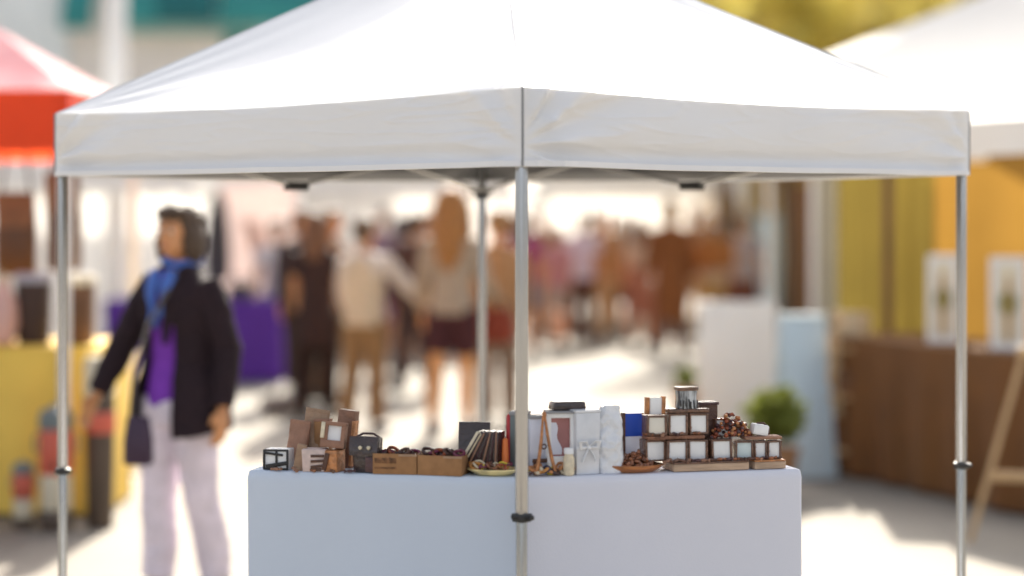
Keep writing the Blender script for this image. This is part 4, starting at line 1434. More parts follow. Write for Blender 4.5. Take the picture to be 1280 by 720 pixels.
# ------------------------------------------------------------------ ground
def ground_mat():
    m = bpy.data.materials.new('pale_paving')
    m.use_nodes = True
    nt = m.node_tree
    bs = nt.nodes['Principled BSDF']
    tc = nt.nodes.new('ShaderNodeTexCoord')
    n1 = nt.nodes.new('ShaderNodeTexNoise')
    n1.inputs['Scale'].default_value = .35
    n1.inputs['Detail'].default_value = 6
    n2 = nt.nodes.new('ShaderNodeTexNoise')
    n2.inputs['Scale'].default_value = 14
    n2.inputs['Detail'].default_value = 6
    br = nt.nodes.new('ShaderNodeTexBrick')
    br.inputs['Scale'].default_value = 1.0
    br.inputs['Mortar Size'].default_value = .006
    br.inputs['Brick Width'].default_value = .9
    br.inputs['Row Height'].default_value = .6
    br.inputs['Color1'].default_value = (.30, .272, .228, 1)
    br.inputs['Color2'].default_value = (.28, .253, .212, 1)
    br.inputs['Mortar'].default_value = (.22, .20, .18, 1)
    for n in (n1, n2, br):
        nt.links.new(tc.outputs['Object'], n.inputs['Vector'])
    mx = nt.nodes.new('ShaderNodeMixRGB')
    mx.blend_type = 'MULTIPLY'
    mx.inputs[0].default_value = 1
    rp = nt.nodes.new('ShaderNodeValToRGB')
    rp.color_ramp.elements[0].position = .3
    rp.color_ramp.elements[0].color = (.86, .85, .84, 1)
    rp.color_ramp.elements[1].position = .7
    rp.color_ramp.elements[1].color = (1.06, 1.05, 1.04, 1)
    nt.links.new(n1.outputs[0], rp.inputs[0])
    mx2 = nt.nodes.new('ShaderNodeMixRGB')
    mx2.blend_type = 'MULTIPLY'
    mx2.inputs[0].default_value = .25
    nt.links.new(br.outputs[0], mx.inputs[1])
    nt.links.new(rp.outputs[0], mx.inputs[2])
    nt.links.new(mx.outputs[0], mx2.inputs[1])
    nt.links.new(n2.outputs[0], mx2.inputs[2])
    nt.links.new(mx2.outputs[0], bs.inputs['Base Color'])
    bs.inputs['Roughness'].default_value = .85
    bp = nt.nodes.new('ShaderNodeBump')
    bp.inputs['Strength'].default_value = .2
    bp.inputs['Distance'].default_value = .01
    nt.links.new(n2.outputs[0], bp.inputs['Height'])
    nt.links.new(bp.outputs[0], bs.inputs['Normal'])
    return m


g = MB()
g.grid(lambda a, b_: Vector(((a - .5) * 600, -120 + b_ * 620, 0)), 12, 12)
tag(g.build('ground', ground_mat()), kind='structure')

# ------------------------------------------------------------------ left stall (red canopy, yellow table)
def hip_tent(name, label, x0, x1, y0, y1, ze, zv, zr, inset, m_roof, m_val, m_post, group=None, cat='canopy', rz=0.0, pin=.04):
    """hip roofed market canopy: eave at ze, valance down to zv, ridge at zr"""
    cx_, cy_ = (x0 + x1) / 2, (y0 + y1) / 2
    t = thing(name, label, cat, (cx_, cy_, 0), rz, group)
    hx, hy = (x1 - x0) / 2, (y1 - y0) / 2
    rx = max(hx - inset, 0.02)
    N = 16
    m = MB()
    E = [Vector((-hx, -hy, ze)), Vector((hx, -hy, ze)), Vector((hx, hy, ze)), Vector((-hx, hy, ze))]
    r0, r1 = Vector((-rx, 0, zr)), Vector((rx, 0, zr))
    quads = [(E[0], E[1], r1, r0), (E[1], E[2], r1, r1), (E[2], E[3], r0, r1), (E[3], E[0], r0, r0)]
    for a, b_, c, d in quads:
        def f(u_, v_, a=a, b_=b_, c=c, d=d):
            p = a.lerp(b_, u_).lerp(d.lerp(c, u_), v_)
            p.z -= .05 * math.sin(PI * v_) * math.sin(PI * u_)
            return p
        m.grid(f, N, 10)
    bmesh.ops.remove_doubles(m.bm, verts=m.bm.verts[:], dist=.001)
    m.build('roof', m_roof, t, angle=40)
    for k in range(4):
        a, b_ = E[k], E[(k + 1) % 4]
        e = (b_ - a).normalized()
        nr = Vector((e.y, -e.x, 0))
        m = MB()
        L = (b_ - a).length
        m.grid(lambda u_, v_: a.lerp(b_, u_) + Vector((0, 0, -(ze - zv) * v_)) + nr * (.004 + .012 * v_ * math.sin(u_ * L * 9) + .01 * noise.noise(Vector((u_ * L * 2, v_, k)))), 60, 8)
        m.build('valance', m_val, t, angle=180)
    for sx in (-1, 1):
        for sy in (-1, 1):
            MB().box((sx * (hx - pin), sy * (hy - pin), ze / 2), (.05, .05, ze - .01), bevel=.006).build('post', m_post, t)
    return t


hip_tent('stall_canopy', 'red and pink stall canopy at the left edge', -5.5, ax(88, 11.4), 11.4, 13.6, EYE + (HY - 112) / FPX * 11.4, EYE + (HY - 190) / FPX * 11.4, 2.74, .66, M['pink_canvas'], M['red_canvas'], M['white'])
# yellow draped table
def draped_table(label_t, label_c, c, L, W, H, rz, mcl, group=None, fold=.02):
    t = thing('trestle_table', label_t, 'table', c, rz, group)
    MB().box((0, 0, H - .02), (L - .06, W - .06, .03), bevel=.004).build('tabletop', M['pine'], t)
    for sx in (-1, 1):
        for sy in (-1, 1):
            MB().box((sx * (L / 2 - .12), sy * (W / 2 - .1), (H - .035) / 2), (.05, .05, H - .035), bevel=.004).build('leg', M['pine'], t)
    m = MB()
    per = []
    r = .03
    for cx_, cy_, a0 in ((L / 2 - r, -W / 2 + r, -90), (L / 2 - r, W / 2 - r, 0), (-L / 2 + r, W / 2 - r, 90), (-L / 2 + r, -W / 2 + r, 180)):
        for k in range(5):
            q = R(a0 + 90 * k / 4)
            per.append((cx_ + r * math.cos(q), cy_ + r * math.sin(q), math.cos(q), math.sin(q)))
    dn = []
    for p, q in zip(per, per[1:] + per[:1]):
        n = max(1, int(math.hypot(q[0] - p[0], q[1] - p[1]) / .03))
        for k in range(n):
            w = k / n
            dn.append(tuple(p[j] * (1 - w) + q[j] * w for j in range(4)))
    rows = []
    for j in range(13):
        tt = j / 12
        rows.append([Vector((x + nx * fold * tt * (math.sin((x + y) * 16) + noise.noise(Vector((x * 3, y * 3, tt)))), y + ny * fold * tt * (math.sin((x - y) * 16) + noise.noise(Vector((x * 3, y * 3, tt + 5)))), H + .004 - (H - .02) * tt)) for x, y, nx, ny in dn])
    vs = [[m.bm.verts.new(p) for p in rw] for rw in rows]
    n = len(vs[0])
    for r0, r1 in zip(vs[:-1], vs[1:]):
        for k in range(n):
            q = (k + 1) % n
            m.bm.faces.new((r0[k], r1[k], r1[q], r0[q]))
    m.bm.faces.new(vs[0])
    o = m.build('tablecloth', mcl, angle=50)
    o.location = c
    o.rotation_euler[2] = rz
    tag(o, label_c, 'tablecloth')
    return t


yH = .925
draped_table('trestle table under the yellow cloth', 'bright yellow cloth draped over the stall table at the left edge', (ax(130, 11.5) - .95, 11.9, 0), 1.9, .8, yH, 0, M['yellow_cloth'])
# goods on the yellow stall
def basket(label, px, D, z, w, d, hgt, m, rim, cat='basket', name='storage_basket'):
    t = thing(name, label, cat, (ax(px, D), D, z), R(random.uniform(-8, 8)), 'goods on the yellow stall')
    MB().loft([[Vector((p.x, p.y, zz)) for p in elring(0, w / 2 * k, d / 2 * k, n=28, sq=.5)] for zz, k in ((0, .86), (.02, .92), (hgt * .6, .98), (hgt, 1.0), (hgt, .93), (hgt * .5, .9))]).build('body', m, t, angle=40)
    MB().loft([[Vector((p.x, p.y, zz)) for p in elring(0, w / 2 * k, d / 2 * k, n=28, sq=.5)] for zz, k in ((hgt - .03, 1.02), (hgt + .012, 1.04), (hgt + .02, .98))]).build('rim', rim, t)
    return t


basket('espresso brown lidded basket on the yellow stall', 42, 11.75, yH + .006, .19, .2, .37, M['bag_dark'], M['rim_grey'])
basket('chestnut brown basket at the right end of the yellow stall', 101, 11.7, yH + .006, .15, .2, .36, M['bag_brown'], M['cream_plastic'])
t = thing('ceramic_jar', 'pale pink ceramic jar beside the espresso basket', 'jar', (ax(4, 11.65), 11.65, yH + .006), 0)
MB().lathe([(.04, 0), (.06, .01), (.085, .12), (.075, .24), (.04, .31), (.045, .35)], n=28).build('jar', M['pink_pot'], t)
MB().lathe([(.047, .345), (.047, .36), (.012, .375), (.012, .395)], n=20).build('lid', M['cream_plastic'], t)


def hanging_bag(label, px, D, ytop, ybot, w):
    zt, zb = EYE + (HY - ytop) / FPX * D, EYE + (HY - ybot) / FPX * D
    t = thing('hanging_bag', label, 'bag', (ax(px, D), D, zb), R(random.uniform(-12, 12)), 'bags hung from the red canopy')
    hgt = zt - zb
    MB().loft([[Vector((p.x, p.y, zz * hgt)) for p in elring(0, w / 2 * k, .07 * k2, n=28, sq=.55)] for zz, k, k2 in ((0, .80, .7), (.04, .95, 1), (.5, 1, 1.1), (.9, .9, .7), (1, .82, .4))]).build('body', M['bag_brown'], t, angle=50)
    MB().grid(lambda a, b_: Vector(((a - .5) * w * (.96 - .1 * b_), -.085 + .02 * (1 - b_), hgt * (.98 - .40 * b_))), 8, 5).build('flap', mat('tan_flap', (.24, .10, .03), rough=.5, var=.3, vscale=8), t)
    top = 2.25
    MB().tube([(-w * .36, 0, hgt * .97), (-.02, 0, top - zb), (.02, 0, top - zb), (w * .36, 0, hgt * .97)], .009, n=8).build('strap', M['leather'], t)
    return t


hanging_bag('wide brown leather bag hanging at the left edge', 20, 12.0, 240, 345, .24)
hanging_bag('brown leather bag hanging beside the rear left canopy leg', 80, 11.9, 214, 338, .19)


def dispenser(label, px, D, r, hgt):
    t = thing('drink_dispenser', label, 'dispenser', (ax(px, D), D, 0), R(10), 'drink dispensers before the yellow stall')
    MB().lathe([(r * .9, 0), (r * .98, .01), (r * .98, hgt * .16), (r * .92, hgt * .17)], n=28).build('plinth', M['dark_brown'], t)
    MB().lathe([(r * .86, hgt * .16), (r * .9, hgt * .18), (r * .9, hgt * .44), (r * .86, hgt * .45)], n=28).build('base', M['cream_plastic'], t)
    MB().lathe([(r * .92, hgt * .45), (r, hgt * .47), (r, hgt * .78), (r * .93, hgt * .80)], n=28).build('tank', M['coral'], t)
    MB().lathe([(r * .97, hgt * .80), (r * 1.02, hgt * .81), (r * 1.02, hgt * .90), (r * .9, hgt * .95), (r * .5, hgt * .965), (r * .2, hgt)], n=28).build('lid', M['slate'], t)
    MB().tube([(0, -r * .95, hgt * .54), (0, -r * 1.35, hgt * .54), (0, -r * 1.35, hgt * .50)], r * .14, n=8).build('tap', M['black'], t)
    for sx in (-1, 1):
        MB().tube([(sx * r * .98, 0, hgt * .76), (sx * r * 1.2, 0, hgt * .74), (sx * r * 1.2, 0, hgt * .64), (sx * r * .98, 0, hgt * .62)], r * .09, n=8).build('handle', M['slate'], t)
    return t


dispenser('tall drink dispenser with slate lid, coral tank and cream base', 70, 11.05, .088, .66)
dispenser('small drink dispenser left of the tall coral one', 29, 11.1, .056, .36)
t = thing('litter_bin', 'tall brown bin with cream top and orange band beside the yellow stall', 'bin', (ax(125, 11.15), 11.15, 0))
MB().lathe([(.065, 0), (.07, .01), (.082, .70), (.080, .71)], n=24).build('drum', M['dark_brown'], t)
MB().lathe([(.0815, .50), (.085, .51), (.0865, .60), (.082, .61)], n=24).build('band', M['coral'], t)
MB().lathe([(.084, .70), (.088, .72), (.086, .86), (.070, .90), (.02, .905)], n=24).build('lid', M['cream_plastic'], t)

# ------------------------------------------------------------------ purple table and things round it
draped_table('trestle table under the purple cloth', 'deep purple cloth over the table behind the woman', ((ax(352, 20.5) + ax(128, 20.5)) / 2, 20.9, 0), ax(352, 20.5) - ax(128, 20.5), .8, .80, 0, M['purple_cloth'])
t = thing('camera_bag', 'black bag lying on the purple table', 'bag', (ax(301, 20.8), 20.8, .806), R(8))
MB().box((0, 0, .08), (.26, .18, .15), bevel=.03).build('body', M['charcoal'], t)
MB().tube([(-.09, 0, .15), (-.06, 0, .21), (.06, 0, .21), (.09, 0, .15)], .012, n=8).build('handle', M['black'], t)
t = thing('furled_parasol', 'furled dark grey parasol standing behind the purple table', 'parasol', (ax(272, 21.6), 21.6, 0))
MB().lathe([(.22, 0), (.22, .05), (.05, .08)], n=24).build('base', M['slate'], t)
MB().tube([(0, 0, .06), (0, 0, 1.9)], .02, n=10).build('pole', M['white'], t)
MB().loft([[Vector((r_ * math.cos(2 * PI * k / 40) * (1 + .18 * math.sin(8 * 2 * PI * k / 40)), r_ * math.sin(2 * PI * k / 40) * (1 + .18 * math.sin(8 * 2 * PI * k / 40)), z_)) for k in range(40)] for r_, z_ in ((.05, .95), (.105, .98), (.115, 1.2), (.10, 1.5), (.07, 1.75), (.025, 1.88))]).build('canopy', M['charcoal'], t)
t = thing('duffel_bag', 'grey brown bag dropped on the ground by the dark dress', 'bag', (ax(356, 17.2), 17.2, 0), R(14))
b = MB()
b.tube([(-.20, 0, .075), (-.18, 0, .085), (0, 0, .10), (.18, 0, .085), (.20, 0, .075)], [.04, .075, .095, .075, .04], n=18)
fused(b, 'body', cloth((.22, .19, .18)), t, .012, 3, .004, 10)
MB().tube([(-.1, 0, .17), (-.06, 0, .24), (.06, 0, .24), (.1, 0, .17)], .012, n=8).build('handle', M['leather'], t)

# ------------------------------------------------------------------ far white tents
WG = 'white market tents across the square'
wt0 = hip_tent('market_tent', 'white market tent at the far left of the row behind the crowd', -1.5, 1.5, -1.5, 1.5, 2.15, 1.90, 3.1, 1.5, M['tent_far'], M['tent_far'], M['white'], WG, 'tent')
for k in range(2):
    m = MB()
    m.grid(lambda a, b_: Vector((-1.45 + 2.9 * a, 1.42 + .03 * math.sin(a * 40), .05 + 2.05 * b_)), 60, 4) if k == 0 else m.grid(lambda a, b_: Vector((-1.42 + .02 * math.sin(a * 40), -1.4 + 2.8 * a, .05 + 2.05 * b_)), 60, 4)
    m.build('side_sheet', M['tent_far'], wt0, angle=180)
spots = [(-4.9, 23.6, 0.02), (-1.55, 27.5, -.04), (1.9, 33.0, .03), (5.5, 34.5, -.02), (-8.6, 26.0, .05), (-5.0, 30.5, 0)]
labs = ['white market tent behind the woman in the dark jacket', 'white market tent behind the tawny haired woman', 'white market tent far behind the magenta top', 'white market tent far behind the long brown coat',
        'white market tent behind the hanging bags', 'white market tent farther back behind the purple table']
for k, (x, y, a) in enumerate(spots):
    if k == 0:
        wt0.location = (x, y, 0)
        wt0.rotation_euler[2] = a
        wt0['label'] = labs[0]
    else:
        dup(wt0, (x, y, 0), a, labs[k], WG)
t = thing('canvas_screen', 'pale pink canvas screen between the parasol and the dark dress', 'screen', (ax(322, 22.2), 22.2, 0))
MB().grid(lambda a, b_: Vector(((a - .5) * .78, .015 * math.sin(a * 20), .1 + 1.85 * b_)), 24, 6).build('canvas', M['pink_wall'], t)
m = MB()
m.grid(lambda a, b_: Vector((-.12 + .16 * a + .05 * math.sin(b_ * 5), -.02 + .015 * math.sin((.38 + .2 * a) * 20), 1.25 + .32 * b_)), 6, 8)
m.build('peach_print', mat('peach_print', (.72, .42, .30), var=.25, vscale=9), t)
for sx in (-1, 1):
    MB().box((sx * .41, 0, 1.0), (.035, .035, 2.0), bevel=.004).build('post', M['white'], t)
    MB().box((sx * .41, 0, .012), (.05, .4, .022), bevel=.004).build('foot', M['white'], t)

# ------------------------------------------------------------------ left building with teal awnings
bd = thing('stone_building', 'cream building with teal awnings behind the square', 'building', (0, 36, 0))
def bz(py, D=36.0):
    return EYE + (HY - py) / FPX * D
def bx_(px, D=36.0):
    return ax(px, D)
MB().box(((bx_(-160) + bx_(560)) / 2, 3.0, 4.0), (bx_(560) - bx_(-160), 6.0, 8.0)).build('wall', M['cream_wall'], bd)
MB().box(((bx_(-160) + bx_(86)) / 2, -.06, 4.0), (bx_(86) - bx_(-160), .12, 7.98)).build('pale_bay', M['pale_wall'], bd)
MB().box(((bx_(155) + bx_(430)) / 2, -.14, bz(31)), (bx_(430) - bx_(155), .28, bz(20) - bz(42)), bevel=.02).build('fascia', M['teal_pale'], bd)


def awning(px0, px1, y0, y1, mm):
    x0, x1 = bx_(px0), bx_(px1)
    z0, z1 = bz(y1), bz(y0)
    m = MB()
    n = 24
    rings = []
    for j in range(7):
        q = j / 6
        y = -.05 - .75 * q
        z = z1 - (z1 - z0) * (.72 * q ** 1.3)
        rings.append([Vector((x0 + (x1 - x0) * i / n, y, z)) for i in range(n + 1)])
    rings.append([Vector((x0 + (x1 - x0) * i / n, -.80, z0 + .05 * (i % 2))) for i in range(n + 1)])
    front = [[p for p in r_] + [p + Vector((0, .012, -.012)) for p in r_[::-1]] for r_ in rings]
    m.loft(front)
    return m.build('awning', mm, bd, angle=30)


awning(88, 127, -40, 42, M['teal'])
awning(160, 206, -40, 36, M['teal'])
awning(206, 278, -50, 34, M['teal_dark'])
awning(281, 420, -40, 36, M['teal'])
for px0, px1, y0, y1 in ((280, 313, 28, 60), (330, 372, 45, 80), (205, 240, 95, 150)):
    x0, x1, z0, z1 = bx_(px0), bx_(px1), bz(y1), bz(y0)
    if px0 == 205:
        continue
    w = MB().box(((x0 + x1) / 2, -.02, (z0 + z1) / 2), (x1 - x0, .10, z1 - z0), bevel=.01).build('window', M['teal_pale'], bd)
    MB().box(((x0 + x1) / 2, -.08, (z0 + z1) / 2), ((x1 - x0) * .86, .03, (z1 - z0) * .86), bevel=.008).build('shutter', M['teal'], w)
t = thing('flag_post', 'thick white painted post in front of the teal awnings', 'post', (ax(145, 24.5), 24.5, 0))
MB().lathe([(.17, 0), (.17, .10), (.13, .14), (.12, 5.6), (.10, 5.7)], n=24).build('shaft', M['white'], t)
MB().lathe([(.11, 5.7), (.15, 5.74), (.13, 5.85), (.02, 5.95)], n=24).build('cap', M['white'], t)

# ------------------------------------------------------------------ right building, doors and columns
DB = 33.0
rb = thing('ochre_building', 'ochre shop front with a pale blue and a brown door at the right', 'building', (0, DB, 0))
x0, x1 = ax(905, DB), ax(1500, DB)
MB().box(((x0 + x1) / 2, 3.0, 3.6), (x1 - x0, 6, 7.2)).build('wall', M['ochre'], rb)
d = MB().box((ax(959, DB), -.06, EYE + (HY - 345) / FPX * DB), (.42, .10, 1.9), bevel=.01).build('door', M['door_blue'], rb)
MB().ell((ax(966, DB), -.14, .95), (.03, .03, .03)).build('handle', M['alu'], d)
d = MB().box((ax(998, DB), -.06, 1.05), (.46, .10, 2.1), bevel=.01).build('door', M['door_brown'], rb)
MB().ell((ax(988, DB), -.14, 1.0), (.03, .03, .03)).build('handle', M['alu'], d)
for px, w in ((977, .13), (1036, .36), (934, .14)):
    MB().box((ax(px, DB), -.14, 1.5), (w, .22, 3.0), bevel=.02).build('pilaster', M['cream_paint'], rb)
MB().box(((x0 + x1) / 2, -.12, 3.1), (x1 - x0 + .05, .30, .20), bevel=.03).build('cornice', M['cream_paint'], rb)
for px in (1120, 1230):
    w = MB().box((ax(px, DB), -.04, 4.6), (.95, .12, 1.3), bevel=.01).build('window', M['cream_paint'], rb)
    MB().box((ax(px, DB), -.11, 4.6), (.80, .02, 1.15)).build('pane', M['glass'], w)

# ------------------------------------------------------------------ trees
def tree(label, px, D, zc, rad, m1, m2, n, seed, group='golden trees behind the stalls', trunk_r=.11):
    rnd = random.Random(seed)
    t = thing('tree', label, 'tree', (ax(px, D), D, 0), 0, group)
    tr = MB()
    tr.tube([(0, 0, 0), (.03, 0, zc * .3), (-.02, .04, zc * .62), (.02, 0, zc)], [trunk_r * 1.3, trunk_r, trunk_r * .8, trunk_r * .45], n=12)
    cl = []
    for k in range(26):
        a, b_ = rnd.uniform(0, 2 * PI), rnd.uniform(-.5, 1)
        r_ = rad * rnd.uniform(.35, .95)
        c = Vector((math.cos(a) * r_ * math.cos(b_), math.sin(a) * r_ * math.cos(b_), zc + .72 * r_ * math.sin(b_)))
        cl.append((c, rad * rnd.uniform(.22, .42)))
        if k < 14:
            s0 = Vector((0, 0, zc * rnd.uniform(.5, .85)))
            tr.tube([s0, s0.lerp(c, .5) + Vector((0, 0, .1)), c], [trunk_r * .42, trunk_r * .25, trunk_r * .08], n=7)
    tr.build('trunk', M['bark'], t)
    vs, fs, mi = [], [], []
    for i in range(n):
        c, r_ = cl[rnd.randrange(len(cl))]
        d = Vector((rnd.gauss(0, 1), rnd.gauss(0, 1), rnd.gauss(0, 1))).normalized() * (r_ * rnd.random() ** .4)
        p = c + d
        s_ = rnd.uniform(.035, .065)
        ax1 = Vector((rnd.gauss(0, 1), rnd.gauss(0, 1), rnd.gauss(0, .6))).normalized()
        ax2 = ax1.orthogonal().normalized()
        ax2 = Matrix.Rotation(rnd.uniform(0, 6), 3, ax1) @ ax2
        k = len(vs)
        vs += [p - ax1 * s_, p + ax2 * s_ * .5, p + ax1 * s_ * 1.1, p - ax2 * s_ * .5]
        fs.append((k, k + 1, k + 2, k + 3))
        mi.append(0 if rnd.random() < .65 else 1)
    me = bpy.data.meshes.new('crown')
    me.from_pydata(vs, [], fs)
    me.materials.append(m1)
    me.materials.append(m2)
    me.polygons.foreach_set('material_index', mi)
    o = bpy.data.objects.new('crown', me)
    C.objects.link(o)
    o.parent = t
    return t


tree('golden leaved tree rising behind the right roof slope of the canopy', 905, 27.5, 4.1, 1.55, M['leaf_gold'], M['leaf_olive'], 9000, 3)
tree('yellow leaved tree behind the white marquee', 1085, 29.0, 4.3, 1.7, M['leaf_gold'], M['leaf_gold'], 9000, 5)
tree('small golden tree low behind the brown door corner', 985, 30.5, 3.4, 1.1, M['leaf_gold'], M['leaf_olive'], 5000, 8)

# ------------------------------------------------------------------ right stall
hip_tent('marquee', 'big white marquee behind the right stall', ax(900, 17.5), ax(900, 17.5) + 6.8, 17.5, 22.5, 2.60, 2.32, 3.90, 3.2, M['tent_far'], M['tent_far'], M['white'], None, 'tent', 0.0, .9)
dv = Vector((-.357, .934, 0))
nv = Vector((.934, .357, 0))
N0 = Vector((3.74, 10.5, 0))
cs = N0 + dv * 1.85 + nv * 1.85
hip_tent('stall_canopy', 'white stall canopy over the brown table at the right edge', cs.x - 1.85, cs.x + 1.85, cs.y - 1.85, cs.y + 1.85, 2.22, 2.0, 3.35, 1.85, M['tent_far'], M['tent_far'], M['bag_brown'], None, 'canopy', math.atan2(nv.y, nv.x))
ta, tb_ = Vector((2.90, 11.2, 0)), Vector((1.97, 13.62, 0))
tm = (ta + tb_) / 2 + nv * .35
draped_table('trestle table under the dark brown cloth', 'dark brown cloth draped to the ground at the right stall', (tm.x, tm.y, 0), (tb_ - ta).length, .7, .87, math.atan2(dv.y, dv.x), M['brown_cloth'], None, .025)
# olive curtain and amber back sheet
def hung_sheet(name, label, cat, a, b_, z0, z1, mm, amp, waves):
    a, b_ = Vector(a), Vector(b_)
    e = (b_ - a).normalized()
    nr = Vector((e.y, -e.x, 0))
    t = thing(name, label, cat, ((a.x + b_.x) / 2, (a.y + b_.y) / 2, 0))
    mid = (a + b_) / 2
    L = (b_ - a).length
    MB().grid(lambda u_, v_: (a - mid).lerp(b_ - mid, u_) + Vector((0, 0, z0 + (z1 - z0) * v_)) + nr * (amp * (1.1 - .5 * v_) * math.sin(u_ * waves + .6 * math.sin(u_ * 7)) + .02 * noise.noise(Vector((u_ * 4, v_ * 2, 1)))), 90, 12).build('sheet', mm, t, angle=180)
    MB().tube([a - mid + Vector((0, 0, z1 + .01)), b_ - mid + Vector((0, 0, z1 + .01))], .014, n=8).build('rail', M['alu2'], t)
    return t


hung_sheet('side_curtain', 'olive curtain hanging at the far end of the right stall', 'curtain', (ax(1046, 14.2), 14.2, 0), (ax(1168, 14.0), 14.0, 0), .06, 2.12, M['olive_cloth'], .018, 17)
hung_sheet('back_sheet', 'amber canvas sheet closing the back of the right stall', 'canvas', (ax(1150, 14.6), 14.6, 0), (ax(1420, 13.6), 13.6, 0), .06, 2.14, M['amber_cloth'], .02, 20)


def frame_on_table(label, px, s_, w, hgt, drz):
    p = ta.lerp(tb_, s_) + nv * .2
    t = thing('framed_print', label, 'picture', (p.x, p.y, .878), R(drz), 'pictures on the brown table')
    rt = Rx(R(-8))
    m = MB()
    for (cx_, cz_, sx_, sz_) in ((0, .02, w, .04), (0, hgt - .02, w, .04), (-w / 2 + .018, hgt / 2, .036, hgt - .002), (w / 2 - .018, hgt / 2, .036, hgt - .002)):
        m.box(rt @ Vector((cx_, 0 if sx_ == w else .001, cz_)), (sx_, .025, sz_), rt, bevel=.003)
    m.build('frame', M['white'], t)
    MB().box(rt @ Vector((0, .004, hgt / 2)), (w - .05, .010, hgt - .06), rt).build('print', mat('pale_print', (.82, .74, .56), var=.1, vscale=8), t)
    MB().ell(rt @ Vector((0, -.003, hgt * .50)), (w * .27, .006, hgt * .13), rt).build('leaf_motif', M['leaf_green'], t)
    MB().box(Rx(R(20)) @ Vector((0, .02, hgt * .42)) + Vector((0, .02, 0)), (.03, .01, hgt * .8), Rx(R(14))).build('stand', M['pine'], t)
    return t


frame_on_table('narrow white framed print on the brown table left of the right canopy leg', 1178, .56, .185, .53, -14)
frame_on_table('narrow white framed print on the brown table near the right edge', 1255, .30, .20, .53, -12)
# timber easel in front of the brown table
t = thing('folding_easel', 'pale timber trestle leaning in front of the brown cloth at the right edge', 'easel', (ax(1292, 10.6), 10.6, 0), R(-20))
for sx in (-1, 1):
    MB().tube([(sx * .30, -.10, .01), (sx * .05, .02, .96)], .020, n=4, square=True).build('leg', M['pine'], t)
MB().box((0, -.065, .34), (.40, .025, .05), bevel=.004).build('crossbar', M['pine'], t)
MB().tube([(0, .42, .01), (0, .03, .94)], .02, n=4, square=True).build('back_leg', M['pine'], t)
MB().box((0, .02, .96), (.16, .05, .05), bevel=.004).build('head_block', M['pine'], t)

# display board, A-board, bush, rack
t = thing('display_board', 'large plain white display board beside the pale blue sandwich board', 'board', (ax(922, 16.2), 16.2, 0), R(4))
MB().box((0, 0, .52), (.60, .03, .92), bevel=.006).build('panel', M['white'], t)
for sx in (-1, 1):
    MB().box((sx * .25, .02, .03), (.04, .30, .05), bevel=.004).build('foot', M['white'], t)
t = thing('sandwich_board', 'pale blue sandwich board with a sea green patch', 'sandwich board', (ax(1003, 13.4), 13.4, 0), R(12))
for sgn, nm in ((-1, 'front_panel'), (1, 'back_panel')):
    rt = Rx(R(-11 * -sgn * -1))
    rt = Rx(R(11 * sgn))
    o = MB().box(Vector((0, sgn * .115, .50)), (.30, .022, 1.02), Rx(R(12 * sgn)), bevel=.004).build(nm, M['board_blue'], t)
    if sgn < 0:
        MB().box(Vector((.02, -.115 + .052, .775)), (.17, .006, .13), Rx(R(-12)), bevel=.002).build('patch', M['board_teal'], o)
MB().box((0, 0, 1.0), (.30, .05, .03), bevel=.004).build('hinge', M['board_blue'], t)


def bush(label, px, D, r, zc, n, seed, pot_h, pot_r):
    rnd = random.Random(seed)
    t = thing('potted_bush', label, 'plant', (ax(px, D), D, 0), 0, 'potted bushes')
    p = MB().lathe([(pot_r * .72, 0), (pot_r * .78, .01), (pot_r, pot_h * .86), (pot_r * 1.08, pot_h * .88), (pot_r * 1.08, pot_h), (pot_r * .95, pot_h), (pot_r * .9, pot_h - .03)], n=28).build('pot', M['terracotta'], t)
    MB().lathe([(pot_r * .93, pot_h - .035), (pot_r * .3, pot_h - .02)], n=20).build('soil', M['bark'], p)
    MB().tube([(0, 0, pot_h - .04), (.01, 0, zc)], [.02, .012], n=8).build('stem', M['bark'], t)
    vs, fs = [], []
    for i in range(n):
        d = Vector((rnd.gauss(0, 1), rnd.gauss(0, 1), rnd.gauss(0, 1))).normalized()
        q = d * r * (rnd.random() ** .33) * (.84 + .5 * noise.noise(d * 2.6 + Vector((seed, 0, 0))) + .25 * noise.noise(d * 6))
        q.z *= .92
        q.z += zc
        s_ = rnd.uniform(.014, .030)
        a1 = (d + Vector((rnd.gauss(0, .6), rnd.gauss(0, .6), rnd.gauss(0, .6)))).normalized()
        a2 = a1.orthogonal().normalized()
        k = len(vs)
        vs += [q - a1 * s_, q + a2 * s_ * .55, q + a1 * s_ * 1.2, q - a2 * s_ * .55]
        fs.append((k, k + 1, k + 2, k + 3))
    me = bpy.data.meshes.new('foliage')
    me.from_pydata(vs, [], fs)
    me.materials.append(M['leaf_green'])
    o = bpy.data.objects.new('foliage', me)
    C.objects.link(o)
    o.parent = t
    return t


bush('round green bush in a tan pot before the white display board', 966, 12.5, .185, .45, 5200, 4, .27, .15)
bush('small green pot plant rising behind the silvery tin', 857, 15.6, .075, .44, 900, 9, .36, .09)
t = thing('wooden_rack', 'narrow beige rack holding brown goods before the olive curtain', 'rack', (ax(1062, 13.3), 13.3, 0), R(-16))
for sx in (-1, 1):
    MB().box((sx * .13, 0, .52), (.03, .03, 1.04), Ry(R(sx * -5)), bevel=.003).build('side_post', M['pine'], t)
for zz in (.16, .50, .80):
    MB().box((0, 0, zz), (.27 - zz * .05, .16, .02), bevel=.003).build('shelf', M['pine'], t)
MB().box((0, .07, .70), (.24, .012, .66), bevel=.003).build('backboard', mat('beige_board', (.58, .46, .30), var=.12, vscale=6), t)
t = thing('storage_basket', 'brown basket on the middle shelf of the beige rack', 'basket', (ax(1063, 13.28), 13.27, .511), R(-16))
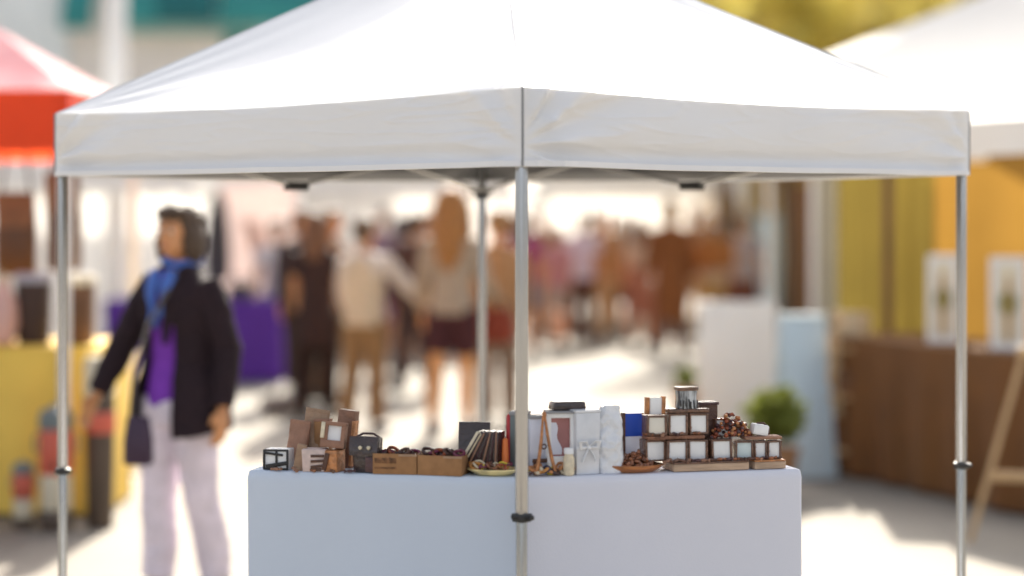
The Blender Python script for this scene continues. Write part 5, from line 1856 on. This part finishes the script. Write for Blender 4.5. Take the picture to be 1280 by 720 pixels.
MB().loft([[Vector((p.x, p.y, zz)) for p in elring(0, .085 * k, .06 * k, n=24, sq=.6)] for zz, k in ((0, .8), (.02, .95), (.13, 1.05), (.14, .9))]).build('body', M['bag_brown'], t)
MB().tube([(-.075, 0, .13), (-.05, 0, .20), (.05, 0, .20), (.075, 0, .13)], .008, n=8).build('handle', M['kraft'], t)

# ------------------------------------------------------------------ light, sky, camera
SUN_EL, SUN_AZ = 31.0, 4.0       # azimuth measured from straight ahead (+Y), positive = to the right
sd = Vector((math.sin(R(SUN_AZ)) * math.cos(R(SUN_EL)), math.cos(R(SUN_AZ)) * math.cos(R(SUN_EL)), math.sin(R(SUN_EL))))
sun = bpy.data.lights.new('sun', 'SUN')
sun.energy = 5.0
sun.angle = R(.53)
sun.color = (1.0, .92, .78)
so = bpy.data.objects.new('sun', sun)
so.rotation_euler = (-sd).to_track_quat('-Z', 'Y').to_euler()
so.location = (0, 0, 30)
C.objects.link(so)

w = bpy.data.worlds.new('World')
SC.world = w
w.use_nodes = True
nt = w.node_tree
sky = nt.nodes.new('ShaderNodeTexSky')
sky.sky_type = 'NISHITA'
sky.sun_disc = False
sky.sun_elevation = R(SUN_EL)
sky.sun_rotation = R(SUN_AZ)
sky.air_density = 0.8
sky.dust_density = 5.0
sky.ozone_density = 0.4
hs = nt.nodes.new('ShaderNodeHueSaturation')      # thin high haze whitens the blue
hs.inputs['Saturation'].default_value = .45
nt.links.new(sky.outputs[0], hs.inputs['Color'])
nt.links.new(hs.outputs[0], nt.nodes['Background'].inputs[0])
nt.nodes['Background'].inputs[1].default_value = .15

cam = bpy.data.cameras.new('camera')
co = bpy.data.objects.new('camera', cam)
C.objects.link(co)
co.location = (0, 0, EYE)
co.rotation_euler = (R(90), 0, 0)
cam.sensor_width = 36
cam.lens = 36 * FPX / 1280
cam.shift_x = 0
cam.shift_y = (HY - 360) / 1280
cam.clip_start = .1
cam.clip_end = 2000
cam.dof.use_dof = True
cam.dof.focus_distance = 5.62
cam.dof.aperture_fstop = (cam.lens / 1000) / .080
cam.dof.aperture_blades = 0
SC.camera = co

SC.view_settings.view_transform = 'Standard'
SC.view_settings.look = 'None'
SC.view_settings.exposure = 1.15
SC.view_settings.gamma = 1
SC.view_settings.use_curve_mapping = False
SC.cycles.use_denoising = True
SC.cycles.denoiser = 'OPENIMAGEDENOISE'
SC.cycles.max_bounces = 8
SC.cycles.sample_clamp_indirect = 6
